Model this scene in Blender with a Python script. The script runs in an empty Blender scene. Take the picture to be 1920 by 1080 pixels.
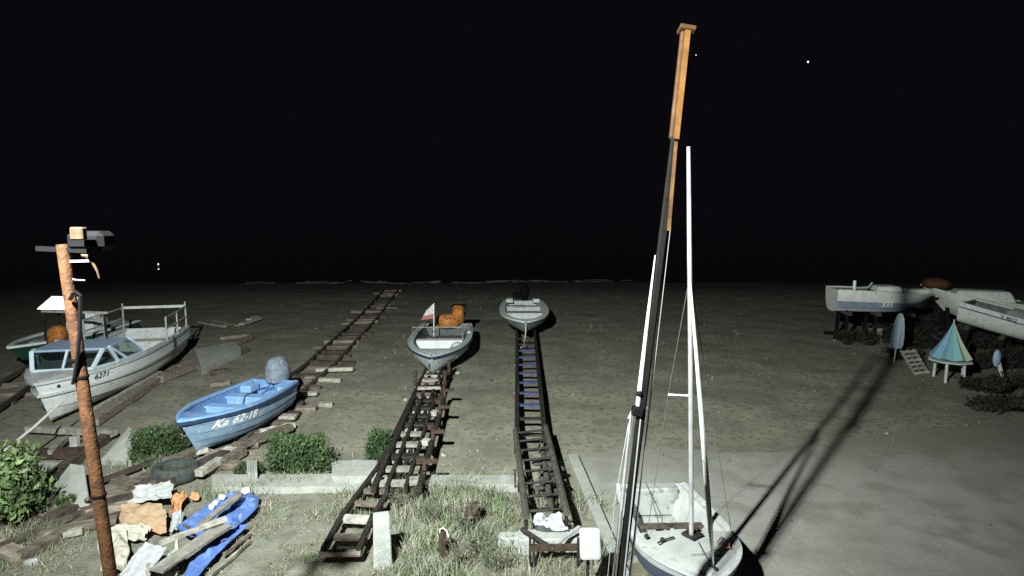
import bpy, bmesh, math, random
import numpy as np
from mathutils import Vector, Matrix, noise as mnoise

R = random.Random(7)
C = bpy.context.scene.collection
S = bpy.context.scene
PI = math.pi

# ------------------------------------------------------------------ camera
FPX, CAMH, HORIZ = 1100.0, 5.0, 410.0
PITCH = math.atan((540 - HORIZ) / FPX)
cam = bpy.data.cameras.new("camera")
cam.sensor_width = 36
cam.lens = 36 * FPX / 1920
cam.clip_start, cam.clip_end = 0.1, 6000
camo = bpy.data.objects.new("camera", cam)
C.objects.link(camo)
camo.location = (0, 0, CAMH)
camo.rotation_euler = (PI / 2 - PITCH, 0, 0)
S.camera = camo

# ------------------------------------------------------------------ night sky
w = bpy.data.worlds.new("World")
S.world = w
w.use_nodes = True
bg = w.node_tree.nodes["Background"]
bg.inputs[0].default_value = (0.0028, 0.0028, 0.0040, 1)
bg.inputs[1].default_value = 1.0

# ------------------------------------------------------------------ the yard floodlight (high behind and left)
LAMP = Vector((-2.85, 0.70, 8.2))
ld = bpy.data.lights.new("yard_floodlight", 'SPOT')
ld.energy = 24000
ld.color = (0.94, 1.0, 0.945)
ld.spot_size = math.radians(128)
ld.spot_blend = 1.0
ld.shadow_soft_size = 0.10
lo = bpy.data.objects.new("yard_floodlight", ld)
C.objects.link(lo)
lo.location = LAMP
lo.rotation_euler = (Vector((1.0, 44, 0)) - LAMP).to_track_quat('-Z', 'Y').to_euler()

S.view_settings.view_transform = 'Standard'
S.view_settings.look = 'None'
S.view_settings.gamma = 1
S.view_settings.exposure = 0
S.view_settings.use_curve_mapping = False
S.cycles.use_denoising = False
S.cycles.max_bounces = 4
S.cycles.sample_clamp_indirect = 2.0

# ------------------------------------------------------------------ surveying: where a sight line meets a height or a depth
cp, sp = math.cos(PITCH), math.sin(PITCH)
def ray(u, v):
    a, b = (u - 960) / FPX, (540 - v) / FPX
    return Vector((a, cp + b * sp, -sp + b * cp))
def at(u, v, z=0.0):
    r = ray(u, v)
    k = (z - CAMH) / r.z
    return Vector((r.x * k, r.y * k, z))
def atd(u, v, y):
    r = ray(u, v)
    k = y / r.y
    return Vector((r.x * k, y, CAMH + r.z * k))

# ------------------------------------------------------------------ materials
def mat(name, c1, c2=None, scale=6, rough=0.7, metal=0.0, bump=0.0, bscale=40, stretch=(1, 1, 1), vary=0.0,
        spec=0.35, c3=None, s3=30, t3=0.62, detail=6, emit=None, estr=0, attr=False, coat=0.0):
    m = bpy.data.materials.new(name)
    m.use_nodes = True
    nt = m.node_tree
    N, Lk = nt.nodes, nt.links
    b = N["Principled BSDF"]
    b.inputs["Roughness"].default_value = rough
    b.inputs["Metallic"].default_value = metal
    b.inputs["Specular IOR Level"].default_value = spec
    if coat:
        b.inputs["Coat Weight"].default_value = coat
    tc = N.new("ShaderNodeTexCoord")
    mp = N.new("ShaderNodeMapping")
    mp.inputs["Scale"].default_value = stretch
    Lk.new(tc.outputs["Object"], mp.inputs["Vector"])
    def rgba(c): return (c[0], c[1], c[2], 1)
    col = None
    if c2 is not None:
        n = N.new("ShaderNodeTexNoise")
        n.inputs["Scale"].default_value = scale
        n.inputs["Detail"].default_value = detail
        n.inputs["Roughness"].default_value = 0.65
        Lk.new(mp.outputs[0], n.inputs["Vector"])
        rp = N.new("ShaderNodeValToRGB")
        rp.color_ramp.elements[0].position = 0.36
        rp.color_ramp.elements[1].position = 0.66
        rp.color_ramp.elements[0].color = rgba(c1)
        rp.color_ramp.elements[1].color = rgba(c2)
        Lk.new(n.outputs[0], rp.inputs[0])
        col = rp.outputs[0]
        if c3 is not None:
            n3 = N.new("ShaderNodeTexNoise")
            n3.inputs["Scale"].default_value = s3
            n3.inputs["Detail"].default_value = 4
            Lk.new(mp.outputs[0], n3.inputs["Vector"])
            r3 = N.new("ShaderNodeValToRGB")
            r3.color_ramp.elements[0].position = t3 - 0.06
            r3.color_ramp.elements[1].position = t3 + 0.05
            Lk.new(n3.outputs[0], r3.inputs[0])
            mx = N.new("ShaderNodeMix")
            mx.data_type = 'RGBA'
            Lk.new(r3.outputs[0], mx.inputs["Factor"])
            Lk.new(col, mx.inputs[6])
            mx.inputs[7].default_value = rgba(c3)
            col = mx.outputs[2]
    if vary or attr:
        hv = N.new("ShaderNodeHueSaturation")
        if attr:
            src = N.new("ShaderNodeAttribute")
            src.attribute_name = "tint"
            out = src.outputs["Fac"]
        else:
            src = N.new("ShaderNodeObjectInfo")
            out = src.outputs["Random"]
        mr = N.new("ShaderNodeMapRange")
        v = vary or 0.5
        mr.inputs[3].default_value = 1 - v
        mr.inputs[4].default_value = 1 + v
        Lk.new(out, mr.inputs[0])
        Lk.new(mr.outputs[0], hv.inputs["Value"])
        if col is None:
            hv.inputs["Color"].default_value = rgba(c1)
        else:
            Lk.new(col, hv.inputs["Color"])
        col = hv.outputs[0]
    if col is None:
        b.inputs["Base Color"].default_value = rgba(c1)
    else:
        Lk.new(col, b.inputs["Base Color"])
    if bump:
        nb = N.new("ShaderNodeTexNoise")
        nb.inputs["Scale"].default_value = bscale
        nb.inputs["Detail"].default_value = 5
        Lk.new(mp.outputs[0], nb.inputs["Vector"])
        bp = N.new("ShaderNodeBump")
        bp.inputs["Strength"].default_value = bump
        bp.inputs["Distance"].default_value = 0.03
        Lk.new(nb.outputs[0], bp.inputs["Height"])
        Lk.new(bp.outputs[0], b.inputs["Normal"])
    if emit:
        b.inputs["Emission Color"].default_value = rgba(emit)
        b.inputs["Emission Strength"].default_value = estr
    return m

M = {}
M['dirt'] = mat('dirt', (.157, .151, .117), (.270, .260, .206), .7, .95, bump=.55, bscale=26, c3=(.135, .138, .10), s3=6, t3=.58, detail=15)
M['soil'] = mat('soil', (.125, .124, .10), (.225, .22, .183), 2.2, .95, bump=.8, bscale=30, c3=(.12, .135, .085), s3=5, t3=.6, detail=15)
M['slab'] = mat('slab', (.25, .25, .225), (.345, .345, .315), .8, .88, bump=.5, bscale=30, c3=(.235, .233, .205), s3=1.3, t3=.58, detail=14)
M['slab_'] = mat('slab', (.235, .245, .235), (.33, .34, .325), .8, .85, bump=.35, bscale=30, c3=(.19, .19, .17), s3=5, t3=.66, detail=12)
M['concrete'] = mat('concrete', (.25, .258, .24), (.34, .35, .325), 2.5, .9, bump=.4, bscale=35, c3=(.26, .26, .22), s3=4, t3=.66, detail=12)
M['palecon'] = mat('palecon', (.27, .285, .27), (.40, .415, .39), 7, .85, bump=.4, bscale=30)
M['sea'] = mat('sea', (.012, .014, .018), None, rough=.015, spec=.7)
M['foam'] = mat('foam', (.45, .46, .5), (.85, .85, .9), 2, .8)
M['wood'] = mat('wood', (.10, .08, .065), (.27, .235, .195), 7, .9, bump=.6, bscale=24, stretch=(.35, 1.6, 1.6), vary=.4)
M['darkwood'] = mat('darkwood', (.035, .028, .022), (.10, .082, .066), 7, .9, bump=.6, bscale=24, vary=.4)
M['palewood'] = mat('palewood', (.22, .21, .18), (.46, .44, .38), 7, .9, bump=.5, bscale=24, vary=.3)
M['greyboard'] = mat('greyboard', (.15, .145, .125), (.27, .26, .23), 6, .9, bump=.4, bscale=20)
M['pipe'] = mat('pipe', (.045, .042, .034), (.10, .094, .078), 12, .7, .1, bump=.3, bscale=40)
M['steel'] = mat('steel', (.018, .016, .015), (.05, .043, .038), 12, .6, .3, bump=.3, bscale=40)
M['rustdark'] = mat('rustdark', (.032, .023, .018), (.085, .052, .037), 10, .85, .1, bump=.5, bscale=40)
M['rust'] = mat('rust', (.05, .021, .009), (.125, .052, .018), 9, .75, .0, bump=.35, bscale=40, c3=(.035, .018, .012), s3=16, t3=.64)
M['white'] = mat('white', (.43, .46, .455), (.58, .60, .595), 5, .45, c3=(.32, .32, .29), s3=9, t3=.66, spec=.4)
M['bwhite'] = mat('bwhite', (.64, .68, .69), (.82, .85, .86), 3, .5, c3=(.38, .38, .35), s3=8, t3=.68)
M['pure'] = mat('pure', (.80, .81, .84), None, rough=.45)
M['vinyl'] = mat('vinyl', (.84, .85, .88), None, rough=.24, spec=.75)
M['dink'] = mat('dink', (.37, .39, .385), (.49, .51, .505), 3.5, .5, c3=(.30, .305, .28), s3=7, t3=.64)
M['band'] = mat('band', (.045, .065, .11), (.07, .095, .14), 5, .5)
M['inside'] = mat('inside', (.29, .305, .30), (.40, .415, .41), 4, .6, c3=(.20, .205, .19), s3=7, t3=.62)
M['navy'] = mat('navy', (.018, .035, .085), (.03, .055, .12), 5, .4)
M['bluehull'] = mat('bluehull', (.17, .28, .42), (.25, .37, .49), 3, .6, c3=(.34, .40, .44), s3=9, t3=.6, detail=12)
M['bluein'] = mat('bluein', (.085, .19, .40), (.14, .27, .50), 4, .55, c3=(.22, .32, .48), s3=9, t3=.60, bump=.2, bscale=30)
M['bluelt'] = mat('bluelt', (.16, .31, .56), (.23, .39, .63), 5, c3=(.30, .40, .54), s3=8, t3=.62, rough=.5)
M['palebl'] = mat('palebl', (.24, .35, .50), (.36, .47, .60), 5, .5)
M['paleframe'] = mat('paleframe', (.40, .50, .60), (.56, .65, .72), 6, .5)
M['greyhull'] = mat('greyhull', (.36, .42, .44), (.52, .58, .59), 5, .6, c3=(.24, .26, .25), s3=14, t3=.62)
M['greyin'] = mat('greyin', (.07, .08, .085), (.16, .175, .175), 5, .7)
M['tealhull'] = mat('tealhull', (.13, .19, .19), (.24, .31, .31), 4, .6, c3=(.09, .12, .11), s3=9, t3=.6)
M['greenhull'] = mat('greenhull', (.010, .045, .028), (.02, .08, .05), 4, .5)
M['black'] = mat('black', (.005, .005, .006), None, rough=.7, spec=.15)
M['rubber'] = mat('rubber', (.028, .034, .032), (.065, .075, .07), 14, .85, bump=.4, bscale=50)
M['glass'] = mat('glass', (.012, .016, .016), None, rough=.08, spec=.5)
M['cover'] = mat('cover', (.10, .13, .17), (.20, .24, .29), 6, .7, bump=.6, bscale=9)
M['orange'] = mat('orange', (.30, .10, .02), (.52, .21, .05), 8, .6, c3=(.07, .03, .015), s3=9, t3=.63)
M['orgcloth'] = mat('orgcloth', (.38, .17, .07), (.55, .30, .15), 7, .8, bump=.4, bscale=20)
M['tan'] = mat('tan', (.27, .185, .115), (.40, .29, .19), 3.5, .85, bump=.5, bscale=12, c3=(.40, .22, .11), s3=4, t3=.6)
M['cream'] = mat('cream', (.30, .29, .235), (.50, .48, .41), 9, .85, bump=.6, bscale=18)
M['sheet'] = mat('sheet', (.30, .315, .315), (.43, .45, .45), 5, .8, bump=.5, bscale=12)
M['tarp'] = mat('tarp', (.075, .14, .38), (.12, .21, .48), 6, .5, bump=.5, bscale=14, c3=(.16, .27, .58), s3=9, t3=.64)
M['sack'] = mat('sack', (.29, .305, .325), (.41, .425, .445), 7, .7, bump=.6, bscale=12)
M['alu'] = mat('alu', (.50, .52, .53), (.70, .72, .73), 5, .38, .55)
M['mastshade'] = mat('mastshade', (.006, .006, .005), (.011, .010, .009), 9, .7, .0, spec=.08)  # mast body in shade, painted near black
M['litpaint'] = mat('litpaint', (.095, .043, .012), (.165, .079, .022), 6, .45, .0)  # orange lamplight on the upper mast, painted into its colour
M['litpaintmid'] = mat('litpaintmid', (.05, .024, .009), (.13, .062, .02), 6, .5)  # weaker orange lamplight further down, also painted
M['litpaintedge'] = mat('litpaintedge', (.04, .02, .008), (.08, .04, .014), 6, .5, .0)  # dim outer edge of the painted orange lamplight
M['wire'] = mat('wire', (.14, .14, .135), None, rough=.5, metal=.4)
M['ropew'] = mat('ropew', (.48, .48, .42), (.66, .66, .60), 40, .9)
M['red'] = mat('red', (.36, .13, .12), None, rough=.7)
M['pinkrope'] = mat('pinkrope', (.50, .20, .18), None, rough=.8)
M['leafdark'] = mat('leafdark', (.026, .055, .018), (.06, .10, .035), 3, .7, attr=True, vary=.55)
M['leaffig'] = mat('leaffig', (.07, .12, .045), (.17, .23, .095), 3, .6, attr=True, vary=.55)
M['drygrass'] = mat('drygrass', (.18, .168, .115), (.32, .295, .215), 1.3, .9, attr=True, vary=.5, c3=(.15, .20, .09), s3=2.2, t3=.57)
M['weed'] = mat('weed', (.145, .165, .108), (.30, .30, .225), 2.0, .9, attr=True, vary=.5, c3=(.13, .20, .09), s3=3, t3=.56)
M['twig'] = mat('twig', (.10, .08, .055), None, rough=.9)
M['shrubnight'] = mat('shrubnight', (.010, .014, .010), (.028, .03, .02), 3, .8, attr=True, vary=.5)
M['stone'] = mat('stone', (.11, .108, .09), (.22, .215, .18), 3, .9, attr=True, vary=.5)
M['pcloth'] = mat('pcloth', (.15, .32, .44), (.21, .38, .49), 8, .8)
M['pteal'] = mat('pteal', (.20, .42, .45), None, rough=.8)
M['pgreen'] = mat('pgreen', (.50, .60, .46), None, rough=.8)
M['pviolet'] = mat('pviolet', (.17, .27, .42), None, rough=.8)
M['foldcl'] = mat('foldcl', (.30, .38, .44), (.42, .52, .58), 8, .8)
M['bluepaint'] = mat('bluepaint', (.022, .035, .11), (.05, .07, .19), 9, .6)
M['redstripe'] = M['red']
M['r1blue'] = mat('r1blue', (.17, .225, .32), (.29, .34, .40), 4, .6)
M['r1low'] = mat('r1low', (.34, .36, .20), (.46, .48, .30), 5, .7)
M['offwhite'] = mat('offwhite', (.58, .61, .58), (.74, .77, .74), 3, .6, c3=(.34, .36, .33), s3=9, t3=.66)
M['lamp'] = mat('lamp', (.8, .8, .8), emit=(1, .95, .85), estr=5)
M['starm'] = mat('starm', (.8, .8, .8), emit=(.95, .97, 1), estr=4)
M['letterw'] = mat('letterw', (.82, .84, .86), None, rough=.5)
M['letterd'] = mat('letterd', (.03, .05, .10), None, rough=.5)
M['beige'] = mat('beige', (.055, .033, .018), (.10, .06, .034), 20, .7)
M['olivebrown'] = mat('olivebrown', (.10, .095, .065), (.17, .16, .115), 5, .8)

def sand_over(m, c, y0, y1):
    # wind-blown sand lies over the far part of the apron
    nt = m.node_tree; N, Lk = nt.nodes, nt.links
    b = N['Principled BSDF']
    src = b.inputs['Base Color'].links[0].from_socket
    tc = N.new('ShaderNodeTexCoord'); sx = N.new('ShaderNodeSeparateXYZ')
    Lk.new(tc.outputs['Object'], sx.inputs[0])
    mr = N.new('ShaderNodeMapRange'); mr.inputs[1].default_value = y0; mr.inputs[2].default_value = y1
    mr.inputs[3].default_value = -.35; mr.inputs[4].default_value = .62
    Lk.new(sx.outputs[1], mr.inputs[0])
    n = N.new('ShaderNodeTexNoise'); n.inputs['Scale'].default_value = 1.6; n.inputs['Detail'].default_value = 14; n.inputs['Roughness'].default_value = .7
    Lk.new(tc.outputs['Object'], n.inputs['Vector'])
    ad = N.new('ShaderNodeMath'); ad.operation = 'ADD'
    Lk.new(mr.outputs[0], ad.inputs[0]); Lk.new(n.outputs[0], ad.inputs[1])
    rp = N.new('ShaderNodeValToRGB'); rp.color_ramp.elements[0].position = .48; rp.color_ramp.elements[1].position = .82
    Lk.new(ad.outputs[0], rp.inputs[0])
    mx = N.new('ShaderNodeMix'); mx.data_type = 'RGBA'
    Lk.new(rp.outputs[0], mx.inputs['Factor']); Lk.new(src, mx.inputs[6]); mx.inputs[7].default_value = (c[0], c[1], c[2], 1)
    Lk.new(mx.outputs[2], b.inputs['Base Color'])
sand_over(M['slab'], (.205, .20, .165), 9.4, 14.0)
sand_over(M['dirt'], (.075, .074, .064), 31, 47)   # wet sand towards the water
def seethrough(m, f):
    nt = m.node_tree
    mx = nt.nodes.new('ShaderNodeMixShader'); tr = nt.nodes.new('ShaderNodeBsdfTransparent')
    tr.inputs[0].default_value = (.75, .82, .8, 1)
    mx.inputs[0].default_value = f
    nt.links.new(nt.nodes['Principled BSDF'].outputs[0], mx.inputs[1])
    nt.links.new(tr.outputs[0], mx.inputs[2])
    nt.links.new(mx.outputs[0], nt.nodes['Material Output'].inputs[0])
seethrough(M['glass'], .76)

# ------------------------------------------------------------------ mesh builder
class MB:
    def __init__(s): s.v, s.f = [], []
    def add(s, vs, fs):
        o = len(s.v)
        s.v += [tuple(v) for v in vs]
        s.f += [tuple(i + o for i in f) for f in fs]
        return s
    def box(s, c, d, rz=0, m=None, tap=1.0):
        x, y, z = d[0] / 2, d[1] / 2, d[2] / 2
        vs = []
        for k in (-1, 1):
            t = tap if k > 0 else 1
            for a, b in ((-1, -1), (1, -1), (1, 1), (-1, 1)):
                vs.append(Vector((a * x * t, b * y * t, k * z)))
        T = m if m else Matrix.Rotation(rz, 3, 'Z')
        vs = [Vector(c) + T @ v for v in vs]
        return s.add(vs, [(3, 2, 1, 0), (4, 5, 6, 7), (0, 1, 5, 4), (1, 2, 6, 5), (2, 3, 7, 6), (3, 0, 4, 7)])
    def beam(s, p, q, wd, ht=None, up=(0, 0, 1)):
        p, q = Vector(p), Vector(q)
        ht = ht or wd
        d = (q - p).normalized()
        up = Vector(up)
        if abs(d.dot(up)) > .95: up = Vector((0, 1, 0))
        x = d.cross(up).normalized()
        u = x.cross(d)
        vs = []
        for c in (p, q):
            for a, b in ((-1, -1), (1, -1), (1, 1), (-1, 1)):
                vs.append(c + x * a * wd / 2 + u * b * ht / 2)
        return s.add(vs, [(0, 1, 2, 3), (7, 6, 5, 4), (0, 4, 5, 1), (1, 5, 6, 2), (2, 6, 7, 3), (3, 7, 4, 0)])
    def tube(s, pts, r, n=8):
        pts = [Vector(p) for p in pts]
        rr = r if isinstance(r, (list, tuple)) else [r] * len(pts)
        rings = []
        for i, p in enumerate(pts):
            d = (pts[min(i + 1, len(pts) - 1)] - pts[max(i - 1, 0)]).normalized()
            up = Vector((0, 0, 1)) if abs(d.z) < .93 else Vector((0, 1, 0))
            x = d.cross(up).normalized()
            u = x.cross(d)
            rings.append([p + (x * math.cos(a) + u * math.sin(a)) * rr[i] for a in (2 * PI * k / n for k in range(n))])
        return s.loft(rings, True, True)
    def loft(s, rings, closed=False, caps=False):
        n = len(rings[0])
        vs = [p for r in rings for p in r]
        fs = []
        for i in range(len(rings) - 1):
            for k in range(n if closed else n - 1):
                a, b = i * n + k, i * n + (k + 1) % n
                fs.append((a, b, b + n, a + n))
        if caps:
            fs.append(tuple(range(n - 1, -1, -1)))
            fs.append(tuple((len(rings) - 1) * n + k for k in range(n)))
        return s.add(vs, fs)
    def prism(s, pts, z0, z1):
        n = len(pts)
        vs = [(p[0], p[1], z0) for p in pts] + [(p[0], p[1], z1) for p in pts]
        fs = [tuple(range(n - 1, -1, -1)), tuple(range(n, 2 * n))]
        fs += [(k, (k + 1) % n, n + (k + 1) % n, n + k) for k in range(n)]
        return s.add(vs, fs)
    def ell(s, c, r, nu=12, nv=8, m=None, power=1.0):
        rings = []
        for i in range(nv + 1):
            a = -PI / 2 + PI * i / nv
            ring = []
            for k in range(nu):
                b = 2 * PI * k / nu
                f = lambda x: math.copysign(abs(x) ** power, x)
                v = Vector((f(math.cos(a)) * f(math.cos(b)) * r[0], f(math.cos(a)) * f(math.sin(b)) * r[1], f(math.sin(a)) * r[2]))
                if m: v = m @ v
                ring.append(Vector(c) + v)
            rings.append(ring)
        return s.loft(rings, True, False)
    def build(s, name, m, parent=None, smooth=False, label=None, world=False, bevel=0, fixn=True):
        vs = s.v
        if world and parent is not None:
            inv = (Matrix.Translation(parent.location) @ Matrix.Rotation(parent.rotation_euler.z, 4, 'Z')).inverted()
            vs = [inv @ Vector(v) for v in vs]
        me = bpy.data.meshes.new(name)
        me.from_pydata([tuple(v) for v in vs], [], s.f)
        me.validate()
        if fixn:
            bm = bmesh.new()
            bm.from_mesh(me)
            bmesh.ops.remove_doubles(bm, verts=bm.verts, dist=1e-5)
            bmesh.ops.recalc_face_normals(bm, faces=bm.faces)
            if bevel:
                bmesh.ops.bevel(bm, geom=list(bm.edges), offset=bevel, segments=1, affect='EDGES', clamp_overlap=True)
            bm.to_mesh(me)
            bm.free()
        if smooth:
            me.shade_smooth()
            try: me.set_sharp_from_angle(angle=math.radians(42))
            except Exception: pass
        me.materials.append(M[m] if isinstance(m, str) else m)
        o = bpy.data.objects.new(name, me)
        C.objects.link(o)
        if parent is not None: o.parent = parent
        if label: o['label'] = label
        return o

def thing(name, label, cat, loc=(0, 0, 0), rz=0, group=None):
    o = bpy.data.objects.new(name, None)
    C.objects.link(o)
    o.empty_display_size = .2
    o.location = loc
    o.rotation_euler = (0, 0, rz)
    o['label'], o['category'] = label, cat
    if group: o['group'] = group
    return o
def tag(o, label, cat, group=None):
    o['label'], o['category'] = label, cat
    if group: o['group'] = group
    return o
def struct(o):
    o['kind'] = 'structure'
    return o
def stuff(o):
    o['kind'] = 'stuff'
    return o
def share(src, name, parent, loc, rz=0, scale=(1, 1, 1), tilt=(0, 0)):
    o = src.copy()
    o.name = name
    C.objects.link(o)
    o.parent = parent
    o.location = loc
    o.rotation_euler = (tilt[0], tilt[1], rz)
    o.scale = scale
    return o

# ================================================================== GROUND, SEA
def fbm(x, y, sc=1.0): return mnoise.fractal(Vector((x * sc, y * sc, 3.1)), 1.0, 2.0, 4)
SHORE = at(960, 526).y
ys = [-14 + (SHORE + 11.5) * j / 40 for j in range(41)]
def shore_y(x): return SHORE + .9 * math.sin(x * .13) + .5 * math.sin(x * .41 + 1) - .004 * (x + 6) ** 2 * (0.25)
mb = MB()
xs = [-90 + 2.5 * i for i in range(73)]
xs = sorted(set([-90 + 3 * i for i in range(61)] + [round(-21 + .3 * i, 3) for i in range(141)]))
ys = sorted(set([round(v, 3) for v in ys] + [round(11 + .3 * i, 3) for i in range(int((SHORE - 13) / .3))]))
def gz(x, y):
    k = max(0, min(1, (y - 10.5) / 4)) * max(0, min(1, (24 - abs(x)) / 4))
    rut = 0
    for cx, am, wl in ((-1.0, 1.3, 9), (2.6, 1.0, 13), (5.2, 2.2, 17)):
        d = abs(x - (cx + am * math.sin(y / wl * 2 + cx))) - .75
        rut -= .045 * math.exp(-(d / .13) ** 2)
    return k * (.045 * fbm(x, y, .55) + .030 * fbm(x, y, 1.7) + rut)
def sy(x, y): return y + (max(0, y) / SHORE) ** 5 * (.8 * math.sin(x * .11 + .5) + .5 * math.sin(x * .33) + .3 * math.sin(x * .9))
rings = []
for y in ys:
    rings.append([Vector((x, sy(x, y), gz(x, y))) for x in xs])
mb.loft(rings)
mb2 = MB()
last = rings[-1]
# beach falling gently under the water
mb.loft([[Vector((x, v.y + d * 1.0, v.z * (1 - d / 8) - .0 - .9 * (d / 8) ** 1.3)) for x, v in zip(xs, last)] for d in (0, 2, 4, 6, 8)])
for k, (X0, X1) in enumerate(((-420, -90), (90, 420))):
    mb.add([(X0, -14, 0), (X1, -14, 0), (X1, ys[-1], 0), (X0, ys[-1], 0)], [(0, 1, 2, 3)])
struct(mb.build('ground', 'dirt', smooth=True))
SEAZ = -.22
m_ = MB()
m_.add([(-3000, ys[-1] - 2, SEAZ), (3000, ys[-1] - 2, SEAZ), (3000, 5000, SEAZ), (-3000, 5000, SEAZ)], [(0, 1, 2, 3)])
struct(m_.build('sea', 'sea', fixn=False))
# thin line of foam at the water's edge
m_ = MB()
FY = SHORE - 2.5 + 2.8
for row in range(3):
    for i in range(170):
        x = -22 + 32 * i / 169
        if fbm(x + 40 * row, 3, .35) < (-.12 if row == 0 else .22): continue
        vs = []
        for k in (0, 1):
            xx = x + k * .2
            yy = sy(xx, SHORE - 2.5) - (SHORE - 2.5) + FY + row * .55 + .2 * math.sin(xx * .9 + row) + .12 * math.sin(xx * 2.7)
            wd = .22 + 1.5 * (1.3 if xx < -4 else .6) * max(0, fbm(xx, row * 9, 1.2)) * max(.05, math.sin(PI * i / 169))
            vs += [Vector((xx, yy - wd, SEAZ + .015)), Vector((xx, yy + wd, SEAZ + .02))]
        m_.add(vs, [(0, 2, 3, 1)])
o = m_.build('foam', 'foam', fixn=False)
struct(o)

# concrete apron on the right
edge = [(1087, 852), (1130, 846), (1240, 838), (1330, 846), (1420, 852), (1520, 842), (1650, 812), (1790, 800), (1960, 792), (2300, 770)]
ep = [at(*p) for p in edge]
fine = []
for a, b in zip(ep, ep[1:]):
    n = max(2, int((b - a).length / .12))
    for k in range(n):
        p = a.lerp(b, k / n)
        fine.append((p.x + .05 * fbm(p.x, p.y, 4), p.y + .16 * fbm(p.x, p.y, 1.6)))
kb0, kb1 = at(1150, 1000), at(1215, 1150)
poly = fine + [(ep[-1].x, 3.0), (kb1.x, 3.0), (kb1.x, kb1.y), (kb0.x, kb0.y)]
m_ = MB()
m_.prism(poly, -.05, .012)
struct(m_.build('concrete_apron', 'slab'))
# raised kerb along its left edge
m_ = MB()
k0, k1, k2 = at(1064, 852, .1), at(1083, 851, .1), at(1150, 1003, .1)
k3 = at(1128, 1003, .1)
ext = (k2 - k1) * .9
m_.prism([(k0.x, k0.y), (k1.x, k1.y), (k2.x, k2.y), (k2.x + ext.x, k2.y + ext.y), (k3.x + ext.x - .05, k3.y + ext.y), (k3.x, k3.y)], -.1, .11)
struct(m_.build('kerb', 'concrete', bevel=.012))

# loose stones over the yard
rs = np.random.RandomState(3)
def scatter_mesh(name, mname, pts, make, per_v, faces, tint):
    n = len(pts)
    V = make(n)
    me = bpy.data.meshes.new(name)
    me.vertices.add(n * per_v)
    me.vertices.foreach_set("co", V.reshape(-1).astype(np.float32))
    F = np.array(faces)
    k = F.shape[1]
    idx = (np.arange(n)[:, None, None] * per_v + F[None]).reshape(-1)
    nf = n * len(faces)
    me.loops.add(len(idx))
    me.loops.foreach_set("vertex_index", idx.astype(np.int32))
    me.polygons.add(nf)
    me.polygons.foreach_set("loop_start", (np.arange(nf) * k).astype(np.int32))
    me.update(calc_edges=True)
    a = me.attributes.new("tint", 'FLOAT', 'POINT')
    a.data.foreach_set("value", np.repeat(tint, per_v).astype(np.float32))
    me.materials.append(M[mname])
    o = bpy.data.objects.new(name, me)
    C.objects.link(o)
    return o
def stones(name, n, xr, yr, smin, smax):
    x = rs.uniform(*xr, n); y = rs.uniform(*yr, n)
    sz = smin * (smax / smin) ** (rs.rand(n) ** 3)
    base = np.array([[1, 0, 0], [0, 1, 0], [-1, 0, 0], [0, -1, 0], [0, 0, .7], [0, 0, -.3]], float)
    def mk(n):
        a = rs.uniform(0, 6.28, n)
        V = base[None] * (1 + rs.uniform(-.35, .35, (n, 6, 1))) * sz[:, None, None]
        cx, sx = np.cos(a)[:, None], np.sin(a)[:, None]
        X = V[..., 0] * cx - V[..., 1] * sx
        Y = V[..., 0] * sx + V[..., 1] * cx
        return np.stack([X + x[:, None], Y + y[:, None], V[..., 2]], -1)
    return scatter_mesh(name, 'stone', x, mk, 6, [(0, 1, 4), (1, 2, 4), (2, 3, 4), (3, 0, 4), (1, 0, 5), (2, 1, 5), (3, 2, 5), (0, 3, 5)], rs.rand(n))
stuff(stones('pebbles', 9000, (-20, 20), (8, 40), .008, .05))
stuff(stones('beach_litter', 350, (-14, 16), (11, 34), .03, .11))
stuff(stones('gravel', 3500, (-9, 1), (7.5, 13), .008, .045))

# pale dry soil of the foreground strip
m_ = MB()
so = [at(*p) for p in ((-300, 1010), (-60, 955), (150, 940), (300, 950), (400, 905), (700, 905), (800, 915), (1000, 920), (1068, 935))]
sq = []
for a, b in zip(so, so[1:]):
    for k in range(12):
        p = a.lerp(b, k / 12); sq.append((p.x, p.y + .08 * fbm(p.x, p.y, 2.2)))
sq += [(so[-1].x, so[-1].y), (1.05, 8.6), (1.6, 5.5), (-14, 5.5)]
m_.prism(sq, -.05, .008)
struct(m_.build('dry_soil', 'soil'))
# ================================================================== grass
def blades(name, mname, pts, hmin, hmax, wid, lean=.6):
    n = len(pts)
    P = np.array(pts)
    h = rs.uniform(hmin, hmax, n) * P[:, 2]
    a = rs.uniform(0, 6.28, n)
    ln = rs.uniform(.1, lean, n) * h
    b = rs.uniform(0, 6.28, n)
    wv = np.stack([np.cos(a), np.sin(a), 0 * a], -1) * (wid * rs.uniform(.6, 1.3, n))[:, None]
    base = np.stack([P[:, 0], P[:, 1], 0 * h - .01], -1)
    mid = base + np.stack([np.cos(b) * ln * .35, np.sin(b) * ln * .35, h * .6], -1)
    tip = base + np.stack([np.cos(b) * ln, np.sin(b) * ln, h], -1)
    V = np.stack([base - wv, base + wv, mid + wv * .7, mid - wv * .7, tip], 1)
    me_faces = [(0, 1, 2), (0, 2, 3), (3, 2, 4)]
    return scatter_mesh(name, mname, pts, lambda n: V, 5, me_faces, rs.rand(n))
FOOT = [at(*p) for p in ((-60, 1100), (-60, 960), (150, 935), (400, 915), (620, 912), (700, 918), (790, 922), (965, 925), (1075, 940), (1140, 1010), (1200, 1100))]
def inpoly(x, y, P):
    c = False
    j = len(P) - 1
    for i in range(len(P)):
        if (P[i][1] > y) != (P[j][1] > y) and x < (P[j][0] - P[i][0]) * (y - P[i][1]) / (P[j][1] - P[i][1]) + P[i][0]: c = not c
        j = i
    return c
FP = [(p.x, p.y) for p in FOOT] + [(1.6, 6.8), (-9, 6.8)]
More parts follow.
